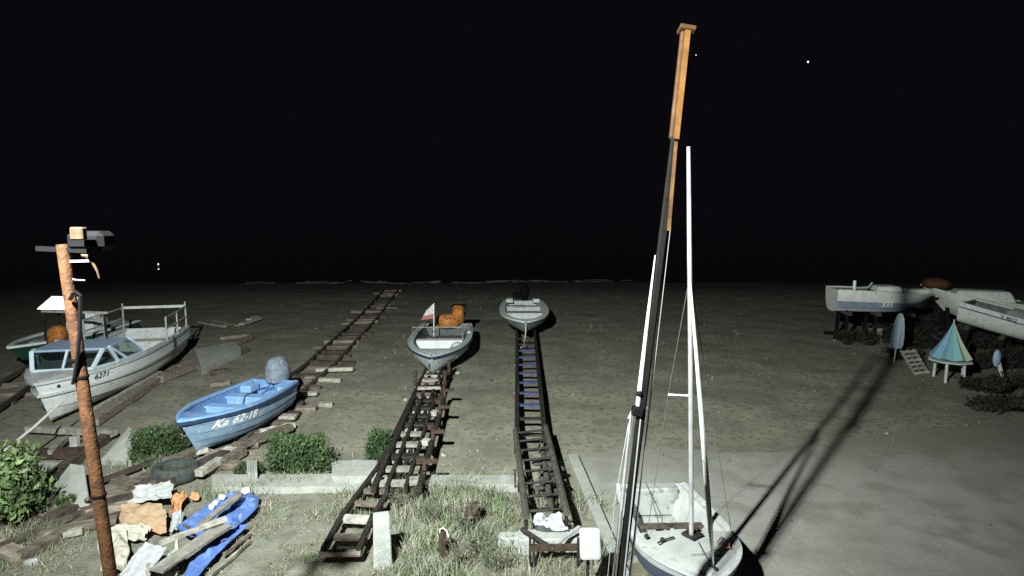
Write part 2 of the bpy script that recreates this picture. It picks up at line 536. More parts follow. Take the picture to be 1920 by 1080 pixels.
pile = [(at(*p).x, at(*p).y) for p in ((215, 1100), (215, 940), (300, 900), (380, 915), (480, 920), (485, 960), (340, 1090))]
gp = []
while len(gp) < 17000:
    x, y = rs.uniform(-9.5, 1.8), rs.uniform(6.8, 11.3)
    if not inpoly(x, y, FP): continue
    d = fbm(x, y, .9) + .35 * fbm(x + 7, y, 3.5)
    left = x < -5.0
    if d < (-.02 if left else .0) + rs.uniform(-.25, .25): continue
    if inpoly(x, y, pile) and rs.rand() < .93: continue
    if abs(x + 2.4) < .35 and rs.rand() < .8: continue
    gp.append((x, y, .55 + .9 * max(0, d + .2)))
stuff(blades('dry_grass', 'drygrass', gp, .03, .13, .006, 1.5))
gp = []
while len(gp) < 3400:
    x, y = rs.normal(-.95, .62), rs.uniform(7.2, 10.6)
    if x < -2.05 or x > .55: continue
    if fbm(x + 3, y, 1.4) < -.15: continue
    gp.append((x, y, 1))
stuff(blades('tall_grass', 'weed', gp, .08, .36, .0065, 1.1))
gp = []
for cx, cy, n in [(at(u, v).x, at(u, v).y, k) for u, v, k in ((690, 930, 700), (500, 915, 700), (560, 905, 400), (820, 925, 900), (880, 930, 900), (1090, 950, 700), (430, 930, 500), (60, 1010, 900), (30, 960, 500), (270, 870, 700), (310, 880, 400), (1130, 1040, 500), (650, 965, 500), (1035, 940, 300), (1000, 945, 300))]:
    for _ in range(n // 2):
        gp.append((rs.normal(cx, .28), rs.normal(cy, .14), 1))
stuff(blades('grass_tufts', 'weed', gp, .06, .28, .007, 1.0))

gp = []
while len(gp) < 1300:
    x, y = rs.uniform(-9, 14), rs.uniform(11.5, 38)
    if fbm(x, y * .7, .35) + .5 * fbm(x, y, 1.3) < .30 or abs(x - .6) < .6: continue
    gp.append((x, y, 1))
stuff(blades('beach_tufts', 'weed', gp, .03, .11, .012, 2.0))
def branchy(name, label, base, n, h, spread, mname, group=None):
    t = thing(name, label, 'plant', base, 0, group)
    st, fl = MB(), MB()
    for _ in range(n):
        a, b = R.uniform(0, 6.28), R.uniform(.1, spread)
        top = Vector((math.cos(a) * b, math.sin(a) * b, h * R.uniform(.6, 1)))
        midp = top * .5 + Vector((0, 0, .05))
        st.tube([(0, 0, 0), midp, top], [.007, .005, .002], 4)
        for k in range(7):
            q = midp.lerp(top, R.random())
            a2 = R.uniform(0, 6.28)
            e = q + Vector((math.cos(a2), math.sin(a2), R.uniform(.1, .9))) * R.uniform(.04, .13)
            st.tube([q, e], [.003, .0015], 3)
            s_ = R.uniform(.008, .02)
            dx = Vector((R.uniform(-1, 1), R.uniform(-1, 1), R.uniform(-1, 1))).normalized() * s_
            dy = Vector((R.uniform(-1, 1), R.uniform(-1, 1), R.uniform(-1, 1))).normalized() * s_
            fl.add([e - dx, e + dy, e + dx, e - dy], [(0, 1, 2, 3)])
    st.build('stem', mname, t, fixn=False)
    stuff(fl.build('seed_head', 'drygrass', t, fixn=False))
    return t
weedspots = [(800, 985, .5, 'tall dry thistle stalks left of the rusty stub'), (870, 1000, .55, 'dry branching weed right of the rusty stub'),
             (780, 940, .45, 'dry weed just below the low concrete wall by the trolley'), (860, 1060, .45, 'dry weed at the bottom edge right of the white post'),
             (900, 1045, .4, 'dry weed below the pale concrete block'), (745, 955, .4, 'dry weed beside the steel rail of the central track'),
             (930, 1070, .35, 'dry weed at the bottom edge under the trolley end')]
for u, v, h, lb in weedspots:
    branchy('dry_weed', lb, at(u, v), 16, h, .32, 'weed', 'dry weeds in the foreground grass')

# ================================================================== bushes
def leaf_mesh(name, mname, n, place, size, up=.9):
    C0 = np.array([place() for _ in range(n)])
    a = rs.normal(size=(n, 3)) + np.array([0, 0, up]); a /= np.linalg.norm(a, axis=1)[:, None]
    b = np.cross(a, rs.normal(size=(n, 3))); b /= np.linalg.norm(b, axis=1)[:, None]
    s = size * rs.uniform(.5, 1.4, n)[:, None]
    V = np.stack([C0 - a * s, C0 + b * s * .45, C0 + a * s, C0 - b * s * .45], 1)
    return scatter_mesh(name, mname, C0, lambda n: V, 4, [(0, 1, 2), (0, 2, 3)], rs.rand(n))
def bush(label, base, rx, ry, h, n, mname='leafdark', size=.05, group=None, spike=.0, name='bush'):
    t = thing(name, label, 'bush', base, 0, group)
    lobes = [(R.uniform(-.62, .62) * rx, R.uniform(-.5, .5) * ry, R.uniform(.22, .72) * h, R.uniform(.22, .48)) for _ in range(13)]
    def place():
        if R.random() < spike:
            q = R.choice(lobes)
            return (q[0] + R.gauss(0, .12) * rx, q[1] + R.gauss(0, .12) * ry, h * R.uniform(.75, 1.12))
        q = R.choice(lobes)
        for _ in range(30):
            d = Vector((R.gauss(0, 1), R.gauss(0, 1), R.gauss(0, 1))).normalized() * min(1.35, abs(R.gauss(.62, .33))) * q[3]
            p = (q[0] + d.x * rx, q[1] + d.y * ry, q[2] + d.z * h * .8)
            if p[2] > .01: return p
        return (q[0], q[1], .05)
    o = leaf_mesh('foliage', mname, n, place, size)
    o.parent = t
    st = MB()
    for q in lobes:
        st.tube([(R.uniform(-.05, .05), R.uniform(-.05, .05), 0), (q[0] * .6, q[1] * .6, q[2] * .5), (q[0], q[1], q[2] + .2 * h)], [.016, .011, .004], 5)
        for _ in range(5):
            e = Vector((q[0] + R.gauss(0, .2) * rx, q[1] + R.gauss(0, .2) * ry, q[2] + R.uniform(.1, .42) * h))
            st.tube([(q[0] * .7, q[1] * .7, q[2] * .6), e], [.007, .003], 4)
    st.build('stem', 'twig', t, fixn=False)
    sh = MB()
    for _ in range(70):
        a = R.uniform(0, 6.28); f = R.random() ** .5
        b_ = Vector((math.cos(a) * rx * .75 * f, math.sin(a) * ry * .75 * f, h * .35))
        e = Vector((b_.x * 1.35, b_.y * 1.35, h * R.uniform(.75, 1.28) * (1.05 - .35 * f)))
        w_ = Vector((R.uniform(-1, 1), R.uniform(-1, 1), 0)).normalized() * .006
        sh.add([b_ - w_, b_ + w_, e], [(0, 1, 2)])
        for _k in range(5):
            q_ = b_.lerp(e, R.uniform(.45, 1)); d_ = Vector((R.uniform(-1, 1), R.uniform(-1, 1), R.uniform(0, 1))).normalized() * size * 1.1
            x_ = Vector((d_.y, -d_.x, 0)) * .3
            sh.add([q_, q_ + d_ * .5 + x_, q_ + d_, q_ + d_ * .5 - x_], [(0, 1, 2, 3)])
    stuff(sh.build('shoots', mname, t, fixn=False))
    return t
BG = 'green bushes along the low walls'
LS = .032
bush('dark green bush left of the blue boat bow', at(300, 862), .60, .45, .60, 9000, size=LS, spike=.2, group=BG)
bush('large dark green bush right of the blue boat, behind the low wall', at(558, 888), .80, .5, .68, 15000, size=LS, spike=.2, group=BG)
bush('small round green bush beside the central track', at(714, 862), .36, .34, .55, 7000, size=LS, spike=.15, group=BG)
bush('low green bush under the wall end near the blue boat keel', at(468, 890), .3, .2, .25, 2500, size=LS, group=BG)
bush('tiny green clump at the foot of the concrete slope', at(125, 960), .16, .14, .3, 500, group=BG, mname='leaffig', size=.05)
# fig-like leafy shrub bottom left
bush('leafy pale green shrub at the left edge under the rope', at(5, 985), .82, .75, 1.2, 6500, 'leaffig', .065, name='leafy_shrub')
# dark scrub on the right
DG = 'dark scrub under the boats on the right'
for u, v, rx, h, lb in ((1890, 770, 1.0, .42, 'dark scrub at the right edge nearest the camera'), (1850, 735, .7, .36, 'dark scrub right of the white table legs'),
                        (1720, 640, 1.1, .7, 'dark scrub behind the slatted crate'), (1835, 655, 1.3, .85, 'dark scrub right behind the parasol cone'),
                        (1910, 690, 1.2, .8, 'dark scrub behind the leaning stake'), (1760, 610, 1.2, .8, 'dark scrub between the two boat hulls'),
                        (1705, 652, 1.0, .85, 'dark scrub in front of the leftmost cradle, behind the folded parasol'), (1600, 646, .8, .6, 'low dark scrub at the left end of the leftmost cradle'), (1880, 650, 1.2, .75, 'dark scrub under the hull at the right edge'),
                        (1650, 640, .9, .75, 'dark scrub under the middle of the leftmost cradled boat'), (1690, 672, .7, .45, 'low dark scrub right of the folded parasol pole'), (1745, 655, .9, .7, 'dark scrub just behind the white table'),
                        (1835, 690, .8, .5, 'dark scrub between the white table and the stake'), (1910, 735, .9, .6, 'dark scrub at the right edge behind the nearest clump'), (1735, 628, 1.0, .9, 'dark scrub between the leftmost cradled boat and the table')):
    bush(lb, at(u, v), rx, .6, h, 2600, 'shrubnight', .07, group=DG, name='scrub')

# ================================================================== low walls and blocks
def wallbox(label, u0, u1, vb, vf, z, cat='wall', name='low_wall', mname='concrete', rough=.02, dz=.3):
    a, b, c, d = at(u0, vb, z), at(u1, vb, z), at(u1, vf, z), at(u0, vf, z)
    base = (a + c) / 2
    base.z = 0
    m_ = MB()
    n = 14
    top, bot = [], []
    back, front = [], []
    for k in range(n + 1):
        f = k / n
        p, q = a.lerp(b, f), d.lerp(c, f)
        j = rough
        p = p + Vector((0, R.uniform(-j, j), R.uniform(-j, j) * .6))
        q = q + Vector((0, R.uniform(-j, j), R.uniform(-j, j) * .6))
        back.append(p - base); front.append(q - base)
    lo = lambda v: Vector((v.x, v.y, -dz))
    m_.loft([[lo(v) for v in back], back, front, [lo(v) + Vector((0, -.03, 0)) for v in front]])
    for e in (0, -1):
        m_.add([lo(back[e]), back[e], front[e], lo(front[e])], [(0, 1, 2, 3)])
    o = m_.build(name, mname)
    o.location = base
    tag(o, label, cat, 'low concrete walls and blocks')
    return o
wallbox('low broken concrete wall left of the central track, below the large bush', 398, 682, 889, 913, .13, rough=.022)
wallbox('raised concrete block of the wall, left of the central trolley', 622, 706, 863, 892, .26, rough=.012)
wallbox('low concrete wall between the central track and the right ladder track', 784, 975, 891, 908, .16, rough=.02)
wallbox('short pale concrete block end beside the blue boat bow timbers', 462, 482, 862, 884, .3)
def slope_block(label, pts, name='concrete_block'):
    P = [at(u, v, z) for u, v, z in pts]
    base = sum(P, Vector()) / len(P)
    base.z = 0
    n = len(P)
    m_ = MB()
    m_.add([p - base for p in P] + [Vector((p.x, p.y, -.05)) - base for p in P], [tuple(range(n)), tuple(range(2 * n - 1, n - 1, -1))] + [(k, n + k, n + (k + 1) % n, (k + 1) % n) for k in range(n)])
    o = m_.build(name, 'concrete', bevel=.015)
    o.location = base
    return tag(o, label, 'concrete block', 'low concrete walls and blocks')
slope_block('sloping concrete block left of the rusty pole foot', [(88, 925, .10), (132, 868, .45), (158, 872, .45), (170, 955, .12), (120, 975, .06)])
slope_block('sloping concrete block between the rusty pole and the dark bush', [(188, 862, .10), (243, 798, .5), (250, 806, .5), (246, 862, .14)])
slope_block('pale concrete slab behind the blue boat, on the timber stack', [(365, 655, .3), (440, 640, .3), (452, 652, .3), (378, 690, .22)])
slope_block('flat concrete slab at the left among the timbers', [(55, 890, .05), (60, 862, .12), (128, 868, .12), (110, 890, .05)])
m_ = MB()
b0 = at(962, 1020)
m_.prism([(-.26, -.06), (-.22, .10), (.28, .11), (.27, -.09), (-.1, -.12)], -.05, .16)
o = m_.build('concrete_block', 'palecon', bevel=.03); o.location = b0
tag(o, 'pale greenish concrete block left of the trolley end', 'concrete block', 'low concrete walls and blocks')
m_ = MB(); m_.box((0, 0, .1), (.16, .14, .24))
o = m_.build('concrete_block', 'palecon', bevel=.015); o.location = at(141, 836)
tag(o, 'small white block just left of the rusty pole', 'concrete block', 'low concrete walls and blocks')
m_ = MB(); m_.box((0, 0, .12), (1.2, .3, .26))
o = m_.build('concrete_block', 'palecon', bevel=.02); o.location = at(1045, 1030); o.rotation_euler.z = .02
tag(o, 'long pale concrete block under the trolley end', 'concrete block', 'low concrete walls and blocks')
# white concrete post
pb = atd(716, 1000, 8.0)
m_ = MB(); m_.box((0, 0, .34), (.27, .24, .86), tap=.86)
o = m_.build('concrete_post', 'palecon', bevel=.014); o.location = (pb.x - .0, 8.0, 0); o.rotation_euler.z = .25
tag(o, 'white square concrete post at the bottom edge of the dry grass', 'post')

# ================================================================== slipway tracks
def bake_plank(mname, L, W, Hh):
    m_ = MB()
    n = 4
    rings = []
    for i in range(n + 1):
        x = -L / 2 + L * i / n
        j = lambda: R.uniform(-.012, .012)
        rings.append([Vector((x + j(), -W / 2 + j(), -Hh / 2)), Vector((x + j(), W / 2 + j(), -Hh / 2)), Vector((x + j(), W / 2 + j(), Hh / 2 + j())), Vector((x + j(), -W / 2 + j(), Hh / 2 + j()))])
    m_.loft(rings, True, True)
    o = m_.build('sleeper', mname)
    C.objects.unlink(o)
    return o
SLP = [bake_plank(mn, 1.0, .2, .13) for mn in ('wood', 'wood', 'darkwood', 'palewood')]
def track(label, pts, gauge, slen, step, d0=0, rail=True, rh=.12, rz=.17, jit=.16, dark=(2, 0, 1, 0), sz=.055, thin=1, name='slipway_track', railm='rustdark', skip=None):
    P = [at(*p) for p in pts]
    t = thing(name, label, 'slipway track', (P[0].x, P[0].y, 0), 0, 'slipway tracks to the sea')
    if rail:
        for sd in (-1, 1):
            m_ = MB()
            for a, b in zip(P, P[1:]):
                d = (b - a).normalized()
                nrm = Vector((d.y, -d.x, 0))
                off = nrm * sd * gauge / 2
                m_.beam(a + off + Vector((0, 0, rz)), b + off + Vector((0, 0, rz)), .075, rh)
            m_.build('rail', railm, t, world=True)
    acc = d0
    segs = list(zip(P, P[1:]))
    for a, b in segs:
        L = (b - a).length
        d = (b - a).normalized()
        ang = math.atan2(d.y, d.x) - PI / 2
        while acc < L:
            p = a + d * acc
            acc += step * R.uniform(.75, 1.3)
            if skip and skip(p): continue
            share(SLP[R.choice(dark)], 'sleeper', t, (p.x - t.location.x + R.gauss(0, jit), p.y - t.location.y, sz), ang + R.gauss(0, .10 if thin == 1 else .02), (slen * R.uniform(.75, 1.2) if thin == 1 else slen * R.uniform(.92, 1.05), R.uniform(.7, 1.25) * thin, R.uniform(.8, 1.2) * thin), (R.gauss(0, .03), R.gauss(0, .02)))
        acc -= L
    return t
T2 = track('long timber slipway track under the blue boat running down to the sea', [(-40, 1030), (400, 850), (600, 690), (690, 600), (735, 545)], .95, 1.45, .78, jit=.28, dark=(0, 2, 2, 0, 1, 2), railm='darkwood', rh=.09, rz=.13, skip=lambda p: R.random() < .15)
for u, v, a, l_, k in ((408, 866, .7, .6, 3), (430, 880, .2, .5, 0), (386, 880, 1.0, .7, 0), (350, 890, .6, .9, 2), (300, 905, .5, .8, 0), (440, 858, -.2, .5, 3), (462, 842, .1, .55, 0), (255, 935, .45, .9, 0),
                       (232, 950, .55, .6, 2), (210, 962, .4, .8, 0), (190, 985, .5, .7, 2), (150, 1000, .45, 1.0, 0), (120, 1012, .5, .5, 3), (500, 818, .05, .8, 0), (530, 790, -.05, .7, 3), (566, 745, .02, .9, 3),
                       (612, 762, .03, .35, 3), (575, 772, .06, .5, 0), (606, 716, 0, 1.1, 3), (628, 700, 0, 1.2, 3), (560, 728, 0, .8, 0), (270, 925, .5, .7, 2), (330, 870, .6, .5, 0), (360, 862, .8, .6, 3)):
    p_ = at(u, v)
    share(SLP[k], 'sleeper', T2, (p_.x - T2.location.x, p_.y - T2.location.y, R.uniform(.05, .14)), a, (l_, R.uniform(.6, 1.1), R.uniform(.6, 1.1)), (R.gauss(0, .06), R.gauss(0, .05)))
track('central slipway track under the grey boat with the flag', [(640, 1065), (670, 1000), (735, 900), (812, 712), (860, 590)],   .50, .62, .42, jit=.015, dark=(3, 0, 1, 3), railm='steel', rh=.10, rz=.26, sz=.23, thin=.55)
track('dark slipway track under the green hulled boat at the far left', [(-120, 830), (60, 712), (235, 610)], 1.0, 1.5, 1.1, dark=(2, 2, 0), railm='darkwood')

def trolley(label, loc, name='boat_trolley'): return thing(name, label, 'boat trolley', loc, 0, 'boat trolleys on the tracks')
# dark trolley of the central track
p0, p1 = at(700, 918, .38), at(778, 742, .38)
t = trolley('dark steel trolley with cross bars on the central track in front of the grey boat', (p0.x, p0.y, 0))
dirv = (p1 - p0); dn = dirv.normalized(); nx = Vector((dn.y, -dn.x, 0))
for off in (0.0, .22, .55, .78):
    m_ = MB(); m_.beam(p0 + nx * off, p1 + nx * off, .085 if off in (0, .78) else .06, .12); m_.build('beam', 'steel', t, world=True)
for k in range(9):
    f = (k + .5) / 9
    q = p0 + dirv * f + Vector((0, 0, -.03))
    m_ = MB(); m_.beam(q + nx * .06, q + nx * .56, .17, .06); m_.build('cross_bar', ('palewood', 'greyboard', 'steel')[k % 3] if f < .62 else 'steel', t, world=True)
for k in range(6):
    f = .05 + k * .17
    q = p0 + dirv * f + nx * .66 + Vector((0, 0, .02))
    m_ = MB(); m_.box(q, (.16, .2, .1), R.uniform(-.3, .3)); m_.build('bracket', ('palewood', 'rustdark')[k % 2], t, world=True, bevel=.01)
for f in (.12, .4, .7, .95):
    q = p0 + dirv * f + nx * .8
    m_ = MB(); m_.beam(q + Vector((0, 0, -.3)), q + Vector((0, 0, .28)), .06); m_.build('post', 'rustdark', t, world=True)
    m_ = MB(); m_.beam(q + Vector((0, 0, .22)), q + nx * .24 + Vector((0, 0, .22)), .07); m_.build('arm', 'rustdark', t, world=True)
for sd, f in ((0, .1), (0, .9), (.55, .1), (.55, .9)):
    q = p0 + dirv * f + nx * sd
    m_ = MB(); m_.tube([q - nx * .03 + Vector((0, 0, -.14)), q + nx * .03 + Vector((0, 0, -.14))], .12, 10); m_.build('wheel', 'rustdark', t, world=True)
# small axle frame just under the grey boat bow
q0 = at(782, 732, .32)
t = trolley('rusty axle frame with pale bars right under the grey boat bow', (q0.x, q0.y, 0))
m_ = MB(); m_.beam(at(783, 728, .32), at(826, 727, .32), .09, .07); m_.build('axle_bar', 'palewood', t, world=True)
m_ = MB(); m_.beam(at(797, 714, .32), at(822, 713, .32), .09, .07); m_.build('axle_bar', 'palewood', t, world=True)
for u, v in ((779, 735), (834, 733), (842, 712)):
    q = at(u, v, 0); m_ = MB(); m_.beam(q, q + Vector((0, 0, .62)), .09); m_.build('post', 'rustdark', t, world=True)
m_ = MB(); m_.beam(at(790, 748, .2), at(812, 690, .2), .1, .12); m_.beam(at(826, 748, .2), at(845, 690, .2), .1, .12); m_.build('side_beam', 'rustdark', t, world=True)

# right: raised ladder track with blue rungs under the white boat with the outboard
la, lb_ = at(969, 822, .36), at(969, 632, .36)
ra, rb = at(1022, 822, .36), at(1003, 632, .36)
t = thing('ladder_track', 'raised steel ladder track with blue rungs under the second boat', 'slipway track', (la.x, la.y, 0), 0, 'slipway tracks to the sea')
for a, b in ((la, lb_), (ra, rb)):
    e = b + (b - a) * .55
    m_ = MB(); m_.beam(a, e, .10, .12); m_.build('rail', 'steel', t, world=True)
for k in range(11):
    f = .02 + k * .095
    a, b = la.lerp(lb_, f), ra.lerp(rb, f)
    m_ = MB(); m_.beam(a, b, .10, .05)
    blue = 1 < k < 9
    m_.build('rung', 'bluepaint' if blue else 'steel', t, world=True)
for f in (0, .35, .7, 1.0, 1.4):
    for a, b in ((la, lb_), (ra, rb)):
        q = a + (b - a) * f
        m_ = MB(); m_.beam((q.x, q.y, -.02), (q.x, q.y, .3), .07); m_.build('leg', 'steel', t, world=True)
# trolley frame in front of it
z = .5
L0, L1 = at(987, 968, z), at(966, 806, z)
M0, M1 = at(1034, 955, z - .12), at(1017, 842, z - .12)
N0, N1 = at(1063, 962, z), at(1023, 800, z)
t = trolley('long dark tubular trolley with three beams at the lower end of the ladder track', (L0.x, L0.y, 0))
for a, b, wd in ((L0, L1, .12), (M0, M1, .1), (N0, N1, .12)):
    m_ = MB(); m_.tube([a, a.lerp(b, .5), b], wd / 2, 8); m_.build('beam', 'pipe', t, world=True, smooth=True)
for k in range(8):
    f = .04 + k * .13
    m_ = MB(); m_.tube([L0.lerp(L1, f), N0.lerp(N1, f)], .024, 6); m_.build('rung', 'steel', t, world=True)
for f in (.02, .5, .97):
    for a, b in ((L0, L1), (N0, N1)):
        q = a.lerp(b, f)
        m_ = MB(); m_.tube([(q.x, q.y, 0), q], .03, 6); m_.build('leg', 'steel', t, world=True)
for a, b, c in ((at(966, 880, .5), at(966, 914, .2), at(980, 905, .2)), (at(1060, 900, .5), at(1062, 905, .2), at(1052, 912, .2))):
    m_ = MB(); m_.tube([a, b, c], .018, 6); m_.build('hook', 'steel', t, world=True)
for f in (.12, .4, .68, .9):
    for a, b, sd_ in ((L0, L1, .2), (N0, N1, -.2)):
        q = a.lerp(b, f); e = a.lerp(b, min(1, f + .12))
        m_ = MB(); m_.tube([(q.x + sd_, q.y, .1), e], .02, 6); m_.build('brace', 'steel', t, world=True)
# mud and net hung between the beams
m_ = MB()
for k in range(26):
    f = R.uniform(.25, .7)
    q = M0.lerp(N1, f) + Vector((R.gauss(0, .1), R.gauss(0, .12), R.uniform(-.3, -.05)))
    m_.ell(q, (R.uniform(.05, .13), R.uniform(.05, .13), R.uniform(.03, .08)), 6, 4)
stuff(m_.build('net_bundle', 'rubber', t, world=True))
# V frame
t2 = trolley('v-shaped tube frame at the near end of the tubular trolley', at(1035, 1028), 'trolley_towbar')
A, B, Cc = at(978, 992, .35), at(1033, 1027, .3), at(1086, 988, .42)
m_ = MB(); m_.tube([A, B], .035, 8); m_.build('tube', 'steel', t2, world=True, smooth=True)
m_ = MB(); m_.tube([B, Cc], .03, 8); m_.build('tube', 'alu', t2, world=True, smooth=True)
m_ = MB(); m_.beam(at(992, 1027, .3), at(1086, 1026, .3), .05, .09); m_.build('cross_bar', 'rustdark', t2, world=True)
for u in (994, 1001, 1084):
    q = at(u, 1027, .3); m_ = MB(); m_.beam((q.x, q.y, 0), (q.x, q.y, .45), .035); m_.build('upright', 'steel', t2, world=True)

def cloth(label, cat, pts, mname, name, amp=.05, nseg=26, thick=.012, group=None, rag=.10):
    """a crumpled sheet from four corner points (u, v, z), with a ragged outline"""
    P = [at(*p) for p in pts]
    b = sum(P, Vector()) / 4; b.z = 0
    m_ = MB()
    sd = R.uniform(0, 90)
    size = ((P[0] - P[2]).length + (P[1] - P[3]).length) / 2
    fr = 2.4 / max(.25, size)
    rings, low = [], []
    for i in range(nseg + 1):
        r_, l_ = [], []
        for j in range(nseg + 1):
            f, g = i / nseg, j / nseg
            cx, cy = 2 * f - 1, 2 * g - 1
            # ease the corners and make the rim uneven
            k = 1 - .05 * (cx * cx * cy * cy)
            ang = math.atan2(cy, cx)
            rr = max(abs(cx), abs(cy))
            k *= 1 + rag * rr * mnoise.fractal(Vector((2.2 * math.cos(ang) + sd, 2.2 * math.sin(ang), sd)), 1, 2, 4)
            f2, g2 = .5 + .5 * cx * k, .5 + .5 * cy * k
            p = P[0].lerp(P[1], f2).lerp(P[3].lerp(P[2], f2), g2)
            ridge = lambda x, y, s_: 1 - abs(mnoise.noise(Vector((x * s_ + sd, y * s_, sd * .7)))) * 2
            e = .65 * ridge(f * size, g * size, fr) + .35 * ridge(f * size + 5, g * size, fr * 2.3)
            e2 = mnoise.noise(Vector((f * size * fr, g * size * fr + sd, 5)))
            q = p + Vector((e2 * amp * .8, e2 * amp * .6, amp * (1.3 * e - .3)))
            q.z = max(q.z, .015)
            r_.append(q - b); l_.append(q - b - Vector((0, 0, thick)))
        rings.append(r_); low.append(l_)
    m_.loft(rings); m_.loft(low)
    edge_t = rings[0] + [r[-1] for r in rings[1:]] + rings[-1][-2::-1] + [r[0] for r in rings[-2::-1]]
    edge_b = low[0] + [r[-1] for r in low[1:]] + low[-1][-2::-1] + [r[0] for r in low[-2::-1]]
    m_.loft([edge_t, edge_b])
    o = m_.build(name, mname, smooth=True)
    o.location = b
    return tag(o, label, cat, group)
cloth('crumpled white sack lying in the near end of the right trolley', 'sack', [(1000, 985, .3), (1003, 966, .42), (1048, 970, .42), (1066, 1003, .25)], 'sack', 'white_sack', .08)
m_ = MB(); m_.ell((0, 0, .12), (.24, .13, .13), 12, 8)
o = m_.build('tyre_tube', 'rubber', smooth=True); o.location = at(1028, 1010, .08)
tag(o, 'dark rubber bundle in front of the white sack in the trolley', 'bundle')
cloth('small pale rag under the v-shaped tube frame', 'rag', [(1022, 1020, .12), (1026, 1003, .2), (1044, 1006, .2), (1046, 1022, .1)], 'cream', 'pale_rag', .04)

# white panel on a post
bd = atd(1106, 1019, 7.3)
t = thing('panel_on_post', 'white rounded plastic panel on a dark post at the trolley end', 'panel', (bd.x, 7.3, 0))
m_ = MB()
pts = []
for cx, cy, a0 in ((.09, .15, 0), (-.09, .15, 90), (-.09, -.15, 180), (.09, -.15, 270)):
    for k in range(5):
        a = math.radians(a0 + 22.5 * k)
        pts.append((cx + .045 * math.cos(a), cy + .045 * math.sin(a)))
rot = Matrix.Rotation(math.radians(68), 3, 'X')
r_a = [rot @ Vector((p[0], p[1], .03)) + Vector((0, 0, bd.z)) for p in pts]
r_b = [rot @ Vector((p[0] * .8, p[1] * .86, .05)) + Vector((0, 0, bd.z)) for p in pts]
r_c = [rot @ Vector((p[0], p[1], -.02)) + Vector((0, 0, bd.z)) for p in pts]
m_.loft([r_c, r_a, r_b], True, True)
m_.build('panel', 'dink', t, smooth=True)
m_ = MB(); m_.tube([(-.02, .05, 0), (-.01, .05, bd.z - .02)], .022, 8); m_.build('post', 'steel', t)
m_ = MB(); m_.tube([(.06, .06, bd.z - .35), (.05, .05, bd.z - .05)], .014, 6); m_.build('brace', 'alu', t)
# rusty stub, rusty plate
q = at(830, 1046)
t = thing('rusty_stub', 'rusty iron stub standing in the tall dry grass', 'iron stub', (q.x, q.y, 0))
m_ = MB(); m_.tube([(0, 0, 0), (0, 0, .42)], .055, 8); m_.build('pipe', 'rustdark', t, smooth=True)
m_ = MB(); m_.tube([(-.03, -.03, .40), (-.03, -.04, .47), (.02, -.05, .5), (.07, -.05, .45), (.10, -.06, .36)], .012, 6); m_.build('loop', 'ropew', t)
slab_pts = [(868, 972, .10), (874, 950, .30), (902, 950, .30), (898, 972, .10)]
P = [at(*p) for p in slab_pts]; b = sum(P, Vector()) / 4; b.z = 0
m_ = MB(); m_.add([p - b for p in P] + [p - b - Vector((0, 0, .05)) for p in P], [(0, 1, 2, 3), (7, 6, 5, 4), (0, 4, 5, 1), (1, 5, 6, 2), (2, 6, 7, 3), (3, 7, 4, 0)])
m_.beam(P[1] - b + Vector((.06, 0, .02)), P[2] - b + Vector((-.03, 0, .02)), .12, .08)
o = m_.build('rusty_plate', 'rustdark'); o.location = b
tag(o, 'rusty iron plate leaning in the grass left of the trolley', 'iron plate')

# ================================================================== loose timbers
def timber(label, a, b, wd, ht, mname='wood', z=.08, name='timber', z2=None):
    A, B = at(a[0], a[1], z), at(b[0], b[1], z if z2 is None else z2)
    c = (A + B) / 2
    base = Vector((c.x, c.y, 0))
    m_ = MB()
    n = 5
    d = (B - A); x = d.normalized(); s = Vector((x.y, -x.x, 0)).normalized(); up = s.cross(x) * (1 if s.cross(x).z > 0 else -1)
    rings = []
    for i in range(n + 1):
        p = A + d * (i / n) - base
        j = lambda: R.uniform(-.012, .012)
        rings.append([p + s * (wd / 2 + j()) - up * ht / 2, p - s * (wd / 2 + j()) - up * ht / 2, p - s * (wd / 2 + j()) + up * (ht / 2 + j()), p + s * (wd / 2 + j()) + up * (ht / 2 + j())])
    m_.loft(rings, True, True)
    o = m_.build(name, mname)
    o.location = base
    return tag(o, label, 'timber', 'loose timbers around the boats')
